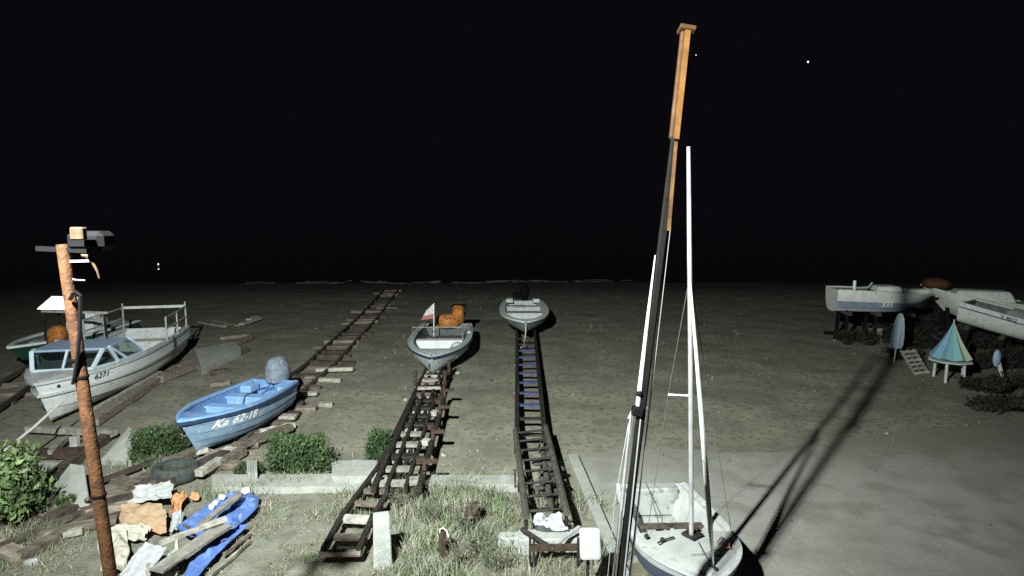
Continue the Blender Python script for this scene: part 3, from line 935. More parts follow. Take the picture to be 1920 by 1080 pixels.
TL = [
 ('long grey timber beside the white cabin boat, nearest the blue boat', (176, 792), (330, 690), .2, .18, 'wood', .12),
 ('long pale timber along the white cabin boat keel', (170, 775), (300, 700), .16, .16, 'palewood', .18),
 ('timber under the stern of the white cabin boat', (300, 712), (405, 668), .22, .2, 'wood', .14),
 ('pale timber running back from the white boat stern to the sea', (335, 690), (470, 632), .2, .16, 'wood', .14),
 ('short timber crossing behind the blue boat outboard', (395, 700), (428, 694), .2, .14, 'darkwood', .08),
 ('lower short timber crossing left of the blue boat stern', (392, 722), (430, 716), .2, .12, 'wood', .08),
 ('broad rotten timber beyond the white boat stern', (378, 690), (458, 655), .34, .14, 'wood', .10),
 ('pale driftwood board beyond the white boat, leftmost of the pile', (374, 604), (422, 612), .2, .1, 'palewood', .1),
 ('grey driftwood board in the middle of the far pile', (400, 600), (446, 610), .22, .1, 'wood', .1),
 ('pale driftwood board at the right tip of the far pile', (452, 608), (488, 596), .24, .1, 'palewood', .14),
 ('upper driftwood board of the far pile', (466, 600), (482, 594), .24, .1, 'palewood', .2),
 ('driftwood timber in front of the far pile', (412, 634), (468, 628), .24, .14, 'wood', .1),
 ('cross timber in front of the white cabin boat bow', (52, 803), (215, 812), .14, .14, 'palewood', .18),
 ('dark cross timber in front of the white cabin boat, lower', (62, 850), (152, 848), .2, .18, 'rustdark', .14),
 ('dark short timber leaning by the rusty pole', (95, 848), (122, 822), .12, .1, 'greyboard', .2),
 ('long dark timber leading under the white cabin boat', (80, 905), (205, 815), .22, .16, 'darkwood', .1),
 ('dark timber at the lower left edge of the yard', (-20, 985), (60, 942), .22, .16, 'darkwood', .1),
 ('dark timber end sticking out beneath the leafy shrub', (95, 978), (135, 955), .24, .2, 'darkwood', .12),
 ('long grey timber running to the tyre from the left', (40, 1045), (250, 925), .16, .14, 'wood', .08),
 ('long timber under the blue boat bow, left side', (225, 925), (372, 842), .2, .16, 'wood', .16),
 ('long dark timber under the blue boat keel', (300, 912), (425, 850), .22, .16, 'darkwood', .14),
 ('short pale timber under the blue boat bow', (372, 888), (412, 862), .16, .12, 'palewood', .2),
 ('grey timber block right of the blue boat keel', (408, 872), (456, 845), .2, .16, 'wood', .14),
 ('cross timber sticking out right of the blue boat side', (440, 838), (545, 800), .18, .14, 'wood', .2),
 ('short cross timber under the middle of the blue boat', (488, 812), (552, 798), .16, .14, 'palewood', .12),
 ('thick dark log under the green boat bow', (55, 696), (122, 664), .2, .2, 'wood', .2),
]
for a in TL: timber(*a)

# ================================================================== boats
def sm(x):
    x = max(0, min(1, x))
    return x * x * (3 - 2 * x)
class Hull:
    def __init__(s, L, B, D, bz, sw=.8, tm=.45, e=2.2, rake=.4, kl=.25, px=.6, pz=1.0, bpx=1.2, dip=0.0):
        s.__dict__.update(locals())
    def w(s, t):
        if t < s.tm: return s.B / 2 * (s.sw + (1 - s.sw) * math.sin(PI / 2 * t / s.tm))
        return s.B / 2 * max(0, 1 - ((t - s.tm) / (1 - s.tm)) ** s.e) ** .92
    def sheer(s, t): return s.D + (s.bz - s.D) * t ** 1.8 - s.dip * math.sin(PI * t)
    def keel(s, t): return s.kl * max(0, (t - .62) / .38) ** 2.2
    def pxx(s, t): return s.px + (s.bpx - s.px) * sm((t - .35) / .65)
    def yy(s, t, zr): return t * s.L - s.rake * (1 - zr) * sm((t - .5) / .5)
    def sec(s, t, q, off=0):
        a = q * PI / 2
        ca = max(0, math.cos(a)); sa = math.sin(a)
        zr = 1 - sa ** s.pz
        zs, zk = s.sheer(t), s.keel(t)
        x = s.w(t) * ca ** s.pxx(t)
        return Vector((x + off * (ca ** .5 if x > 1e-4 else 0), s.yy(t, zr), zk + (zs - zk) * zr - off * .4 * sa))
    def hw(s, t, z):
        zs, zk = s.sheer(t), s.keel(t)
        zr = max(0, min(1, (z - zk) / (zs - zk)))
        a = math.asin(min(1, max(0, (1 - zr)) ** (1 / s.pz)))
        return s.w(t) * max(0, math.cos(a)) ** s.pxx(t)
    def P(s, t, z, side, off=0):
        zs, zk = s.sheer(t), s.keel(t)
        zr = max(0, min(1.1, (z - zk) / (zs - zk)))
        return Vector((side * (s.hw(t, z) + off), s.yy(t, zr), z))
    # ---- meshes
    def outer(s, parent, m, strakes=0, step=.014, n=26, name='hull', label=None, smooth=True):
        ts = [((i / n)) for i in range(n + 1)]
        if strakes:
            qs = []
            for k in range(strakes):
                a, b = k / strakes, (k + 1) / strakes
                qs += [(a, 0), ((a + b) / 2, step * .5), (b, step if k < strakes - 1 else 0)]
        else:
            qs = [(k / 12, 0) for k in range(13)]
        rings = []
        for t in ts:
            port = [s.sec(t, q, o) for q, o in qs]
            star = [Vector((-p.x, p.y, p.z)) for p in port[::-1]]
            rings.append(port + star)
        mb = MB(); mb.loft(rings)
        return mb.build(name, m, parent, smooth=smooth, label=label)
    def inner(s, parent, m, zf, t0=.015, t1=.96, th=.05, n=22, name='interior', floorm=None):
        rings, fl = [], []
        for i in range(n + 1):
            t = t0 + (t1 - t0) * i / n
            zs = s.sheer(t) - .012
            zz = [zs + (zf - zs) * k / 5 for k in range(6)]
            side = [Vector((max(0.0, s.hw(t, z) - th), s.yy(t, max(0, min(1, (z - s.keel(t)) / (s.sheer(t) - s.keel(t))))), z)) for z in zz]
            rings.append(side + [Vector((-p.x, p.y, p.z)) for p in side[::-1]])
        mb = MB(); mb.loft(rings)
        mb.add(rings[0], [tuple(range(len(rings[0])))])
        return mb.build(name, m, parent, smooth=True)
    def rim(s, parent, m, out=.03, inn=.07, up=.02, dn=.03, dz=0, name='gunwale', t0=0, t1=1, n=34, label=None):
        mb = MB()
        for sd in (1, -1):
            rings = []
            for i in range(n + 1):
                t = t0 + (t1 - t0) * i / n
                z = s.sheer(t) + dz
                x = s.hw(t, min(z, s.sheer(t)))
                yv = s.yy(t, min(1, (z - s.keel(t)) / (s.sheer(t) - s.keel(t))))
                yo = yv + out * sm((t - .85) / .15)
                xi = max(0, x - inn)
                rings.append([Vector((sd * (x + out), yo, z + up)), Vector((sd * xi, yv - inn * sm((t - .85) / .15), z + up)), Vector((sd * xi, yv - inn * sm((t - .85) / .15), z - dn)), Vector((sd * (x + out), yo, z - dn))])
            mb.loft(rings, True, True)
        return mb.build(name, m, parent, smooth=True, label=label)
    def deck(s, parent, m, ta, tb=.995, camber=.03, dz=.0, inset=.02, n=10, name='foredeck', wmin=None):
        rings = []
        for i in range(n + 1):
            t = ta + (tb - ta) * i / n
            z = s.sheer(t) + dz
            ww = max(0, s.w(t) - inset)
            rings.append([Vector((ww * f, t * s.L, z + camber * (1 - f * f))) for f in (-1, -.6, -.2, .2, .6, 1)])
        mb = MB(); mb.loft(rings)
        a = rings[0]
        mb.add(a + [p - Vector((0, 0, .05)) for p in a[::-1]], [tuple(range(12))])
        return mb.build(name, m, parent, smooth=True)
    def transom(s, parent, m, cut=.0, cutw=.25, th=.05, name='transom'):
        qs = [k / 10 for k in range(11)]
        r = [s.sec(0, q) for q in qs]
        out = [(p.x, p.z) for p in r] + [(-p.x, p.z) for p in r[-2::-1]]
        if cut:
            top = s.sheer(0)
            out += [(-cutw - .06, top), (-cutw, top - cut), (cutw, top - cut), (cutw + .06, top)]
        mb = MB()
        n = len(out)
        mb.add([(x, -.004, z) for x, z in out] + [(x, th, z) for x, z in out], [tuple(range(n)), tuple(range(2 * n - 1, n - 1, -1))] + [(k, n + k, n + (k + 1) % n, (k + 1) % n) for k in range(n)])
        return mb.build(name, m, parent)
    def thwart(s, parent, m, t, z, depth=.26, th=.05, name='thwart', gap=.06, front=0):
        x = s.hw(t, z) - gap
        mb = MB(); mb.box((0, t * s.L, z), (2 * x, depth, th))
        if front: mb.box((0, t * s.L + depth / 2 - .015, z - th / 2 - front / 2), (2 * x - .08, .03, front))
        return mb.build(name, m, parent, bevel=.006)
    def lettering(s, parent, txt, m, tmid, zmid, size, side, flip=False, name='registration_number', off=.012, shear=0.0, sp=1.05, off2=.002):
        cu = bpy.data.curves.new('lettering', 'FONT')
        cu.body = txt; cu.size = size; cu.align_x = 'CENTER'; cu.shear = shear; cu.space_character = sp; cu.offset = off2
        cu.resolution_u = 2
        to = bpy.data.objects.new('lettering', cu)
        C.objects.link(to)
        bpy.context.view_layer.update()
        dg = bpy.context.evaluated_depsgraph_get()
        me = bpy.data.meshes.new_from_object(to.evaluated_get(dg))
        bpy.data.objects.remove(to)
        bm = bmesh.new(); bm.from_mesh(me)
        bmesh.ops.triangulate(bm, faces=bm.faces)
        bmesh.ops.subdivide_edges(bm, edges=[e for e in bm.edges if e.calc_length() > size * .35], cuts=1)
        sgn = -1 if flip else 1
        for v in bm.verts:
            yl = tmid * s.L + sgn * v.co.x
            z = zmid + v.co.y - size * .35
            t = yl / s.L
            for _ in range(6):
                zr = (z - s.keel(t)) / (s.sheer(t) - s.keel(t))
                t += (yl - s.yy(t, zr)) / s.L
            v.co = s.P(t, z + (s.sheer(t) - s.sheer(tmid)) * .8, side, off)
        bm.to_mesh(me); bm.free()
        me.materials.clear(); me.materials.append(M[m])
        o = bpy.data.objects.new(name, me)
        C.objects.link(o); o.parent = parent
        return o

def boat(name, label, bow, bz, stern, sz, z0, group='boats drawn up on the shore'):
    pb, ps = at(bow[0], bow[1], bz), at(stern[0], stern[1], sz)
    d = pb - ps; d.z = 0
    t = thing(name, label, 'boat', (ps.x, ps.y, z0), math.atan2(d.y, d.x) - PI / 2, group)
    return t, d.length
def outboard(parent, y, z, m_c, m_l='black', sc=1.0, tilt=.0, x=0, covered=False):
    T = Matrix.Rotation(tilt, 3, 'X')
    o0 = Vector((x, y, z))
    leg = MB()
    leg.box(o0 + T @ Vector((0, -.10, -.25)) * sc, (.12 * sc, .16 * sc, .8 * sc), m=T)
    leg.box(o0 + T @ Vector((0, -.08, -.02)) * sc, (.26 * sc, .22 * sc, .2 * sc), m=T)
    leg.box(o0 + T @ Vector((0, -.2, -.6)) * sc, (.24 * sc, .4 * sc, .03 * sc), m=T)
    lg = leg.build('outboard_motor', m_l, parent, bevel=.01)
    cw = MB()
    rings = []
    for f, rx, ry, oy in ((0, .15, .22, -.12), (.10, .19, .27, -.12), (.3, .19, .28, -.11), (.42, .16, .25, -.10), (.48, .09, .16, -.09)):
        rings.append([o0 + (T @ Vector((rx * math.copysign(abs(math.cos(a)) ** .6, math.cos(a)), oy + ry * math.copysign(abs(math.sin(a)) ** .6, math.sin(a)), .08 + f))) * sc for a in (2 * PI * k / 14 for k in range(14))])
    cw.loft(rings, True, True)
    cw.build('cowl', m_c, lg, smooth=True)
    pr = MB()
    hub = o0 + T @ Vector((0, -.34, -.72)) * sc
    pr.tube([o0 + T @ Vector((0, -.05, -.72)) * sc, hub], .05 * sc, 8)
    for k in range(3):
        a = k * 2.094
        d = Vector((math.cos(a), 0, math.sin(a)))
        e = T @ d
        sidev = T @ Vector((-math.sin(a), .5, math.cos(a))) * .06 * sc
        pr.add([hub, hub + e * .12 * sc + sidev, hub + e * .17 * sc, hub + e * .12 * sc - sidev], [(0, 1, 2, 3)])
    pr.build('propeller', m_l, lg)
    return lg

# ---------- blue boat
t, L = boat('motor_boat', 'light blue open boat with a blue interior and a covered outboard', (334, 789), 1.02, (516, 712), .86, .12)
h = Hull(L, 1.46, .74, .90, sw=.84, tm=.42, e=2.4, rake=.5, kl=.05, px=.5, pz=1.15, bpx=1.15)
h.outer(t, 'bluehull', strakes=6, step=.016)
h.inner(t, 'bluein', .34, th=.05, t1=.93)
h.rim(t, 'bluelt', out=.02, inn=.075, up=.015, dn=.035)
h.rim(t, 'navy', out=.045, inn=.0, up=.02, dn=.04, dz=-.065, name='rub_rail')
h.transom(t, 'bluelt', cut=.14, cutw=.22)
h.deck(t, 'bluein', .84, camber=.03, dz=.012)
h.thwart(t, 'bluelt', .28, .60, .30, name='thwart', front=.16)
h.thwart(t, 'bluelt', .50, .60, .26, name='thwart', front=.10)
h.thwart(t, 'bluein', .72, .62, .24, name='thwart', front=.04)
for sd in (1, -1):
    m_ = MB(); m_.box((sd * .50, .36, .62), (.30, .40, .18)); m_.build('stern_locker', 'bluelt', t, bevel=.015)
m_ = MB()
m_.box((0, .2, .46), (.6, .3, .2)); m_.build('motor_well', 'bluein', t, bevel=.01)
for y in (.60 * L, .66 * L):
    m_ = MB(); m_.box((.28 if y < .63 * L else -.25, y, .362), (.24, .14, .03), .3); m_.build('floor_hatch', 'black', t)
lg = outboard(t, -.02, .74, 'cover', 'steel', 1.0, tilt=-.1)
# loose cover draped over the motor
m_ = MB()
rings = []
for f, rx, ry in ((0, .27, .34), (.2, .29, .36), (.4, .25, .33), (.55, .17, .24), (.60, .05, .08)):
    rings.append([Vector(((rx + .02 * math.sin(5 * a + f * 9)) * math.cos(a), -.13 + (ry + .02 * math.cos(7 * a)) * math.sin(a), .70 + f)) for a in (2 * PI * k / 22 for k in range(22))])
m_.loft(rings, True, True); m_.build('motor_cover', 'cover', t, smooth=True)
m_ = MB(); m_.tube([(-.08, .30, .74), (-.1, .55, .70), (.05, .8, .68), (.12, 1.15, .67), (.1, 1.3, .50)], .012, 6); m_.build('fuel_hose', 'navy', t)
h.lettering(t, 'Ka 62-18', 'letterw', .70, .60, .26, -1, flip=True, shear=.25, off2=.009, off=.022)
# ---------- grey boat with flag
t, L = boat('motor_boat', 'weathered grey open boat with a windscreen bar and a white and red pennant', (809, 667), .88, (838, 607), .80, .14)
h = Hull(L, 2.16, .66, .74, sw=.9, tm=.4, e=2.7, rake=.30, kl=.03, px=.6, pz=1.1, bpx=1.1)
h.outer(t, 'greyhull', strakes=0)
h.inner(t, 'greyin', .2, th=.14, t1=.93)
h.rim(t, 'greyhull', out=.03, inn=.17, up=.02, dn=.04)
h.rim(t, 'navy', out=.05, inn=0, up=.02, dn=.03, dz=-.07, name='rub_rail')
h.transom(t, 'greyhull', cut=.1)
h.deck(t, 'greyhull', .86, dz=.015)
for ty, m__ in ((.42, 'bwhite'), (.62, 'greyin'), (.74, 'tealhull')):
    h.thwart(t, m__, ty, .5 if ty < .5 else .40, .34, front=.30 if ty < .5 else .05)
zb = 1.02
m_ = MB(); m_.tube([(1.0, .5 * L, .55), (1.0, .46 * L, zb), (-.78, .46 * L, zb), (-.78, .5 * L, .55)], .022, 8); m_.build('windscreen_bar', 'palewood', t)
m_ = MB(); m_.box((-.02, .3 * L, .33), (1.3, .5, .3)); m_.build('engine_box', 'greyin', t, bevel=.02)
m_ = MB(); m_.tube([(.35, .3 * L, .5), (.33, .3 * L, 1.75)], .018, 8); fp = m_.build('flagpole', 'bwhite', t)
m_ = MB(); m_.add([(.33, .3 * L, 1.75), (.32, .3 * L, 1.36), (.72, .3 * L + .1, 1.28), (.6, .3 * L + .08, 1.50)], [(0, 1, 2, 3)])
o = m_.build('pennant', 'white', fp, fixn=False)
sol = o.modifiers.new('thickness', 'SOLIDIFY'); sol.thickness = .008
m_ = MB(); m_.add([(.321, .3 * L - .012, 1.36), (.318, .3 * L - .012, 1.18), (.80, .3 * L + .1, 1.14), (.725, .3 * L + .088, 1.28)], [(0, 1, 2, 3)])
o = m_.build('pennant_stripe', 'red', fp, fixn=False)
sol = o.modifiers.new('thickness', 'SOLIDIFY'); sol.thickness = .008
lg = outboard(t, -.05, .62, 'orange', 'black', 1.35, tilt=-.5, x=-.45)
m_ = MB(); m_.ell((-.05, .10, .78), (.5, .36, .3), 14, 8, power=.8); m_.build('motor_cover', 'orange', t, smooth=True, label='rusty orange cover over the motor')
m_ = MB(); m_.box((-.5, -.1, 1.34), (.62, .3, .16)); m_.box((-.5, .06, 1.44), (.5, .1, .05)); m_.build('motor_top', 'black', t, bevel=.03)
m_ = MB(); m_.tube([(-.95, .12 * L, .64), (-.98, .36 * L, .66)], .09, 10); m_.build('fender', 'greyhull', t, smooth=True)
m_ = MB(); m_.ell((-.62, .56 * L, .46), (.22, .2, .16), 12, 8); m_.build('buoy', 'white', t, smooth=True)
m_ = MB(); m_.ell((-.6, .57 * L, .38), (.25, .22, .12), 12, 8); m_.build('buoy_base', 'red', t, smooth=True)
m_ = MB(); m_.tube([h.P(.985, .45, 1, .01) + Vector((0, .01, 0)), h.P(.985, .38, 1, .02) + Vector((0, .05, -.05))], .022, 6); m_.build('bow_eye', 'steel', t)
# ---------- second boat, white interior
t, L = boat('motor_boat', 'grey hulled boat with a bright white interior and a black outboard', (986, 604), .98, (980, 563), .9, .36)
h = Hull(L, 2.14, .54, .64, sw=.84, tm=.38, e=3.2, rake=.35, kl=.12, px=.55, pz=1.1, bpx=1.0)
h.outer(t, 'tealhull', n=30)
h.inner(t, 'white', .22, th=.18, t1=.9)
h.rim(t, 'bwhite', out=.04, inn=.2, up=.02, dn=.05)
h.transom(t, 'white', cut=.22, cutw=.32)
h.thwart(t, 'white', .22, .44, .5, front=.22, gap=.2)
h.thwart(t, 'white', .5, .44, .5, front=.26, gap=.2)
h.thwart(t, 'greyin', .34, .3, .4, gap=.25, name='floor_board')
for sd in (1, -1):
    m_ = MB(); m_.box((sd * .66, .42, .60), (.4, .55, .2), tap=.8); m_.build('stern_locker', 'white', t, bevel=.03)
m_ = MB(); m_.ell((-.68, .52, .72), (.07, .05, .06)); m_.build('cleat', 'black', t, smooth=True)
m_ = MB(); m_.box((.2, .24 * L, .49), (.6, .5, .04)); m_.build('seat_cushion', 'sheet', t, bevel=.01)
outboard(t, -.05, .6, 'black', 'black', 1.2, tilt=-.5, x=-.1)
m_ = MB(); m_.box((.30, -.25, .78), (.34, .3, .3), .4); m_.build('second_motor', 'black', t, bevel=.05)
bt = t
br = h.P(.99, .60, 1, 0)
rp = [Vector((0, L + .03, .62)), Vector((0, L + .05, .3)), Vector((.05, L + .35, .0)), Vector((.1, L + 1.4, -.0)), Vector((.22, L + 2.0, .05))]
m_ = MB(); m_.tube(rp, .022, 6); m_.build('mooring_rope', 'ropew', t)

# ---------- white cabin boat
t, L = boat('cabin_boat', 'large white boat with a pale blue windscreen cabin and stern railings', (66, 722), 1.18, (294, 614), 1.12, .08)
h = Hull(L, 2.45, 1.04, 1.12, sw=.86, tm=.42, e=3.0, rake=.5, kl=.06, px=.42, pz=1.15, bpx=1.15, dip=.02)
h.outer(t, 'bwhite', strakes=4, step=.03)
h.inner(t, 'white', .38, t1=.56, th=.09)
m_ = MB(); m_.box((0, .3 * L, .385), (1.9, .5 * L, .012)); m_.build('floor', 'greyboard', t)
h.rim(t, 'white', out=.035, inn=.15, up=.03, dn=.04)
h.rim(t, 'white', out=.045, inn=0, up=.03, dn=.03, dz=-.34, name='rub_rail')
h.transom(t, 'white')
h.deck(t, 'white', .56, dz=.012, camber=.05)
# cabin frame
g = lambda tt, f: Vector((h.w(tt) * f, tt * L, h.sheer(tt) + .06))
rz_ = 1.58
fb = [g(.84, .84), g(.84, -.84)]         # base front corners
fr = [Vector((.80, .80 * L, rz_)), Vector((-.80, .80 * L, rz_))]
mbk = [g(.74, .9), g(.74, -.9)]          # base of middle posts
mr = [Vector((.84, .775 * L, rz_)), Vector((-.84, .775 * L, rz_))]
rb_ = [g(.56, .92), g(.56, -.92)]
rr_ = [Vector((.88, .62 * L, rz_ - .01)), Vector((-.88, .62 * L, rz_ - .01))]
cab = MB()
roof = [fr[0], fr[1], mr[1], rr_[1], rr_[0], mr[0]]
m_ = MB()
m_.add([p + Vector((0, 0, .02)) for p in roof] + [p - Vector((0, 0, .04)) for p in roof], [tuple(range(6)), tuple(range(11, 5, -1))] + [(k, 6 + k, 6 + (k + 1) % 6, (k + 1) % 6) for k in range(6)])
m_.build('cabin_roof', 'palebl', t, bevel=.02)
def pane(name, pts, th=.012):
    m_ = MB(); P = [Vector(p) for p in pts]
    nn = (P[1] - P[0]).cross(P[2] - P[0]).normalized() * th
    m_.add(P + [p - nn for p in P], [tuple(range(len(P))), tuple(range(2 * len(P) - 1, len(P) - 1, -1))] + [(k, len(P) + k, len(P) + (k + 1) % len(P), (k + 1) % len(P)) for k in range(len(P))])
    return m_.build(name, 'glass', t)
midb, midr = (fb[0] + fb[1]) / 2, (fr[0] + fr[1]) / 2
lf = lambda a, b, f: a.lerp(b, f)
dn_ = Vector((0, 0, -.05))
pane('windscreen', [lf(fb[0], midb, .06), lf(fb[0], midb, .97), lf(fr[0], midr, .97) + dn_, lf(fr[0], midr, .06) + dn_])
pane('windscreen', [lf(midb, fb[1], .03), lf(midb, fb[1], .94), lf(midr, fr[1], .94) + dn_, lf(midr, fr[1], .03) + dn_])
for i in (0, 1):
    pane('side_window', [fb[i], mbk[i], mr[i] + dn_, fr[i] + dn_])
    pane('side_window', [lf(mbk[i], rb_[i], .05), lf(mbk[i], rb_[i], .9), rr_[i] + dn_, lf(mr[i], rr_[i], .05) + dn_])
    for a, b, wd in ((fb[i], fr[i], .09), (mbk[i], mr[i], .11), (lf(mbk[i], rb_[i], .3), lf(mr[i], rr_[i], .04), .07), (rb_[i], rr_[i], .09)):
        m_ = MB(); m_.beam(a, b, wd, .06); m_.build('window_post', 'paleframe', t)
    m_ = MB(); m_.beam(fb[i], mbk[i], .06, .05); m_.beam(mbk[i], rb_[i], .06, .05); m_.build('window_sill', 'paleframe', t)
m_ = MB(); m_.beam(midb, midr, .05, .05); m_.build('window_post', 'paleframe', t)
m_ = MB(); m_.beam(fb[0], fb[1], .06, .06); m_.build('window_sill', 'paleframe', t)
# railings
ra_ = .56
def railpath(sd, dz, a, b, n=6):
    return [Vector((sd * (h.w(a + (b - a) * k / n) - .06), (a + (b - a) * k / n) * L, h.sheer(a + (b - a) * k / n) + dz)) for k in range(n + 1)]
for sd in (1, -1):
    for dz in (.76, .40):
        m_ = MB(); m_.tube(railpath(sd, dz, .015, .34), .026, 6); m_.build('railing', 'alu', t, smooth=True)
    for a in (.015, .18, .34):
        x, y = sd * (h.w(a) - .06), a * L
        m_ = MB(); m_.tube([(x, y, h.sheer(a)), (x, y, h.sheer(a) + (.92 if a < .1 else .78))], .028, 6); m_.build('rail_post', 'alu', t)
m_ = MB(); m_.beam((h.w(0) - .06, .06, h.D + .76), (-h.w(0) + .06, .06, h.D + .76), .07, .09); m_.build('railing', 'white', t)
m_ = MB(); m_.box((0, .1 * L, .55), (1.7, .6, .4)); m_.build('engine_box', 'white', t, bevel=.03)
h.lettering(t, '6271', 'letterd', .83, .95, .20, -1, flip=True, off=.05)
m_ = MB()
hp = h.P(.9, .95, -1, .05)
m_.box(hp, (.03, .22, .04), 0); m_.build('vent', 'black', t)
m_ = MB(); m_.ell(h.P(.96, .95, -1, .02), (.04, .04, .04)); m_.build('bow_light', 'steel', t)
# chain over the side
cmb = MB()
for k in range(10):
    pz = h.sheer(.3) + .05 - k * .085
    pp = h.P(.3, min(pz, h.sheer(.3)), -1, .05)
    cmb.ell((pp.x, pp.y - k * .03, pz), (.03, .05 if k % 2 else .03, .05), 8, 6)
cmb.build('chain', 'steel', t)
# hawser from the bow
ha, hb = atd(118, 752, 12.4), at(-70, 905, .5)
m_ = MB(); m_.tube([ha, ha.lerp(hb, .35) - Vector((0, 0, .05)), ha.lerp(hb, .7) - Vector((0, 0, .04)), hb], .028, 6)
m_.build('bow_rope', 'ropew', t, world=True)

# ---------- green boat at far left
t, L = boat('cabin_boat', 'dark green boat with a white cabin roof behind the white cabin boat', (15, 651), 1.0, (225, 600), .95, .25)
h = Hull(L, 1.9, .70, .75, sw=.84, tm=.4, e=2.3, rake=.5, kl=.2, px=.55, pz=1.1, bpx=1.1)
h.outer(t, 'greenhull')
h.inner(t, 'greyin', .3, th=.09, t1=.93)
h.rim(t, 'bwhite', out=.03, inn=.1, up=.02, dn=.05)
h.transom(t, 'greenhull')
h.thwart(t, 'greyhull', .66, .55, .4)
h.thwart(t, 'bwhite', .5, .55, .4, front=.3)
yr0, yr1 = at(68, 580, 2.0), at(200, 583, 2.0)
inv = (Matrix.Translation(t.location) @ Matrix.Rotation(t.rotation_euler.z, 4, 'Z')).inverted()
n_ = ((LAMP - yr0).normalized() + (camo.location - yr0).normalized()).normalized()
def onplane(u, v):
    r = ray(u, v)
    return camo.location + r * ((yr0 - camo.location).dot(n_) / r.dot(n_))
A, B, B2, A2 = onplane(68, 580), onplane(146, 582), onplane(146, 556), onplane(97, 555)
m_ = MB(); P = [A, B, B2, A2]
m_.add(P + [p - n_ * .05 for p in P], [(0, 1, 2, 3), (7, 6, 5, 4), (0, 4, 5, 1), (1, 5, 6, 2), (2, 6, 7, 3), (3, 7, 4, 0)])
m_.build('cabin_roof', 'vinyl', t, world=True, bevel=.01)
m_ = MB(); m_.beam(A + Vector((.2, 0, -.06)), yr1 + Vector((0, 0, -.06)), .1, .07); m_.build('roof_bar', 'palewood', t, world=True)
for p in (A + Vector((.15, .1, 0)), yr1 + Vector((-.15, .1, 0)), A2 + Vector((.1, .1, -.06)), B2 + Vector((-.1, .1, -.06))):
    m_ = MB(); m_.beam((p.x, p.y, .9), (p.x, p.y, p.z - .03), .06); m_.build('roof_post', 'steel', t, world=True)
cw0, cw1 = at(100, 610, 1.15), at(175, 606, 1.15)
m_ = MB(); m_.box((cw0 + cw1) / 2 + Vector((.2, .4, -.1)), (1.0, .8, .5)); m_.build('cabin_box', 'bwhite', t, world=True, bevel=.02)
m_ = MB(); m_.box(at(170, 595, 1.3), (.5, .3, .35)); m_.build('cabin_side', 'bwhite', t, world=True, bevel=.02)
# orange motor leaning between the boats
q = at(112, 668, .5)
t = thing('outboard_motor', 'old orange outboard motor propped upright in front of the green boat', 'outboard motor', (q.x, q.y, 0))
m_ = MB()
rings = []
for f, rx, ry in ((0, .14, .16), (.1, .24, .24), (.45, .26, .24), (.62, .2, .2), (.7, .1, .1)):
    rings.append([Vector((rx * math.copysign(abs(math.cos(a)) ** .6, math.cos(a)), ry * math.copysign(abs(math.sin(a)) ** .6, math.sin(a)), .82 + f)) for a in (2 * PI * k / 14 for k in range(14))])
m_.loft(rings, True, True); m_.build('cowl', 'orange', t, smooth=True)
m_ = MB(); m_.box((0, 0, .5), (.3, .3, .7)); m_.build('leg', 'rustdark', t, bevel=.03)
m_ = MB(); m_.ell((-.02, .05, .9), (.42, .2, .36), 12, 8); m_.build('backing_pad', 'rustdark', t, smooth=True)
m_ = MB(); m_.ell((0, .05, .42), (.34, .2, .34), 12, 8); m_.build('fender', 'black', t, smooth=True)

# ---------- sailing dinghy
t, L = boat('sailing_dinghy', 'small white sailing dinghy with a mast and a furled jib on the concrete', (1340, 1090), .80, (1220, 907), .72, .12)
h = Hull(L, 1.36, .60, .68, sw=.80, tm=.55, e=2.5, rake=.22, kl=.10, px=.55, pz=1.0, bpx=.9)
h.outer(t, 'dink', n=30)
# blue band on the topsides: a thin skin just outside the hull
mbb = MB()
for sd in (1, -1):
    rings = []
    for i in range(31):
        tt = i / 30 * .995
        row = []
        for k in range(5):
            zr = .80 - .36 * k / 4
            z = h.keel(tt) + (h.sheer(tt) - h.keel(tt)) * zr
            row.append(h.P(tt, z, sd, .006))
        rings.append(row)
    mbb.loft(rings)
mbb.build('blue_band', 'band', t, smooth=True)
h.inner(t, 'inside', .16, th=.03, t1=.62)
# side decks / buoyancy tanks
for sd in (1, -1):
    rings = []
    for i in range(13):
        tt = .02 + .60 * i / 12
        wv = h.w(tt)
        zz = h.sheer(tt)
        rings.append([Vector((sd * (wv - .02), tt * L, zz + .005)), Vector((sd * (wv - .11), tt * L, zz + .0)), Vector((sd * (wv - .27), tt * L, zz - .22)), Vector((sd * (wv - .29), tt * L, .17))])
    m_ = MB(); m_.loft(rings); m_.build('side_tank', 'dink', t, smooth=True)
h.rim(t, 'white', out=.028, inn=.035, up=.016, dn=.02)
h.transom(t, 'white', th=.03)
m_ = MB(); m_.box((0, .13, .40), (.78, .24, .46)); m_.build('stern_tank', 'inside', t, bevel=.03)
h.deck(t, 'dink', .58, dz=.01, camber=.045, inset=.03)
m_ = MB(); m_.box((0, .40 * L, .47), (1.12, .13, .035)); m_.build('thwart', 'darkwood', t, bevel=.006, label='brown wooden thwart')
m_ = MB(); m_.box((-.0, .40 * L - .10, .44), (.7, .05, .03)); m_.build('thwart_edge', 'wood', t)
m_ = MB(); m_.box((0, .46 * L, .30), (.06, .62, .34)); m_.build('centreboard_case', 'dink', t, bevel=.008)
for x_ in (.18, .32, -.2):
    m_ = MB(); m_.box((x_, .50 * L, .18), (.05, .5, .02), .15 * x_); m_.build('floor_strip', 'greyboard', t)
for x_, y_ in ((.06, .55), (-.12, .62), (.02, .68)):
    m_ = MB(); m_.box((x_, y_ * 1.25, .22), (.1, .08, .06), x_ * 5); m_.build('block', 'black', t, bevel=.01)
m_ = MB(); m_.tube([(.1, .03, .65), (.1, .3, .62), (.08, .6, .42), (.06, .75, .25)], .007, 5); m_.build('mainsheet', 'wire', t)
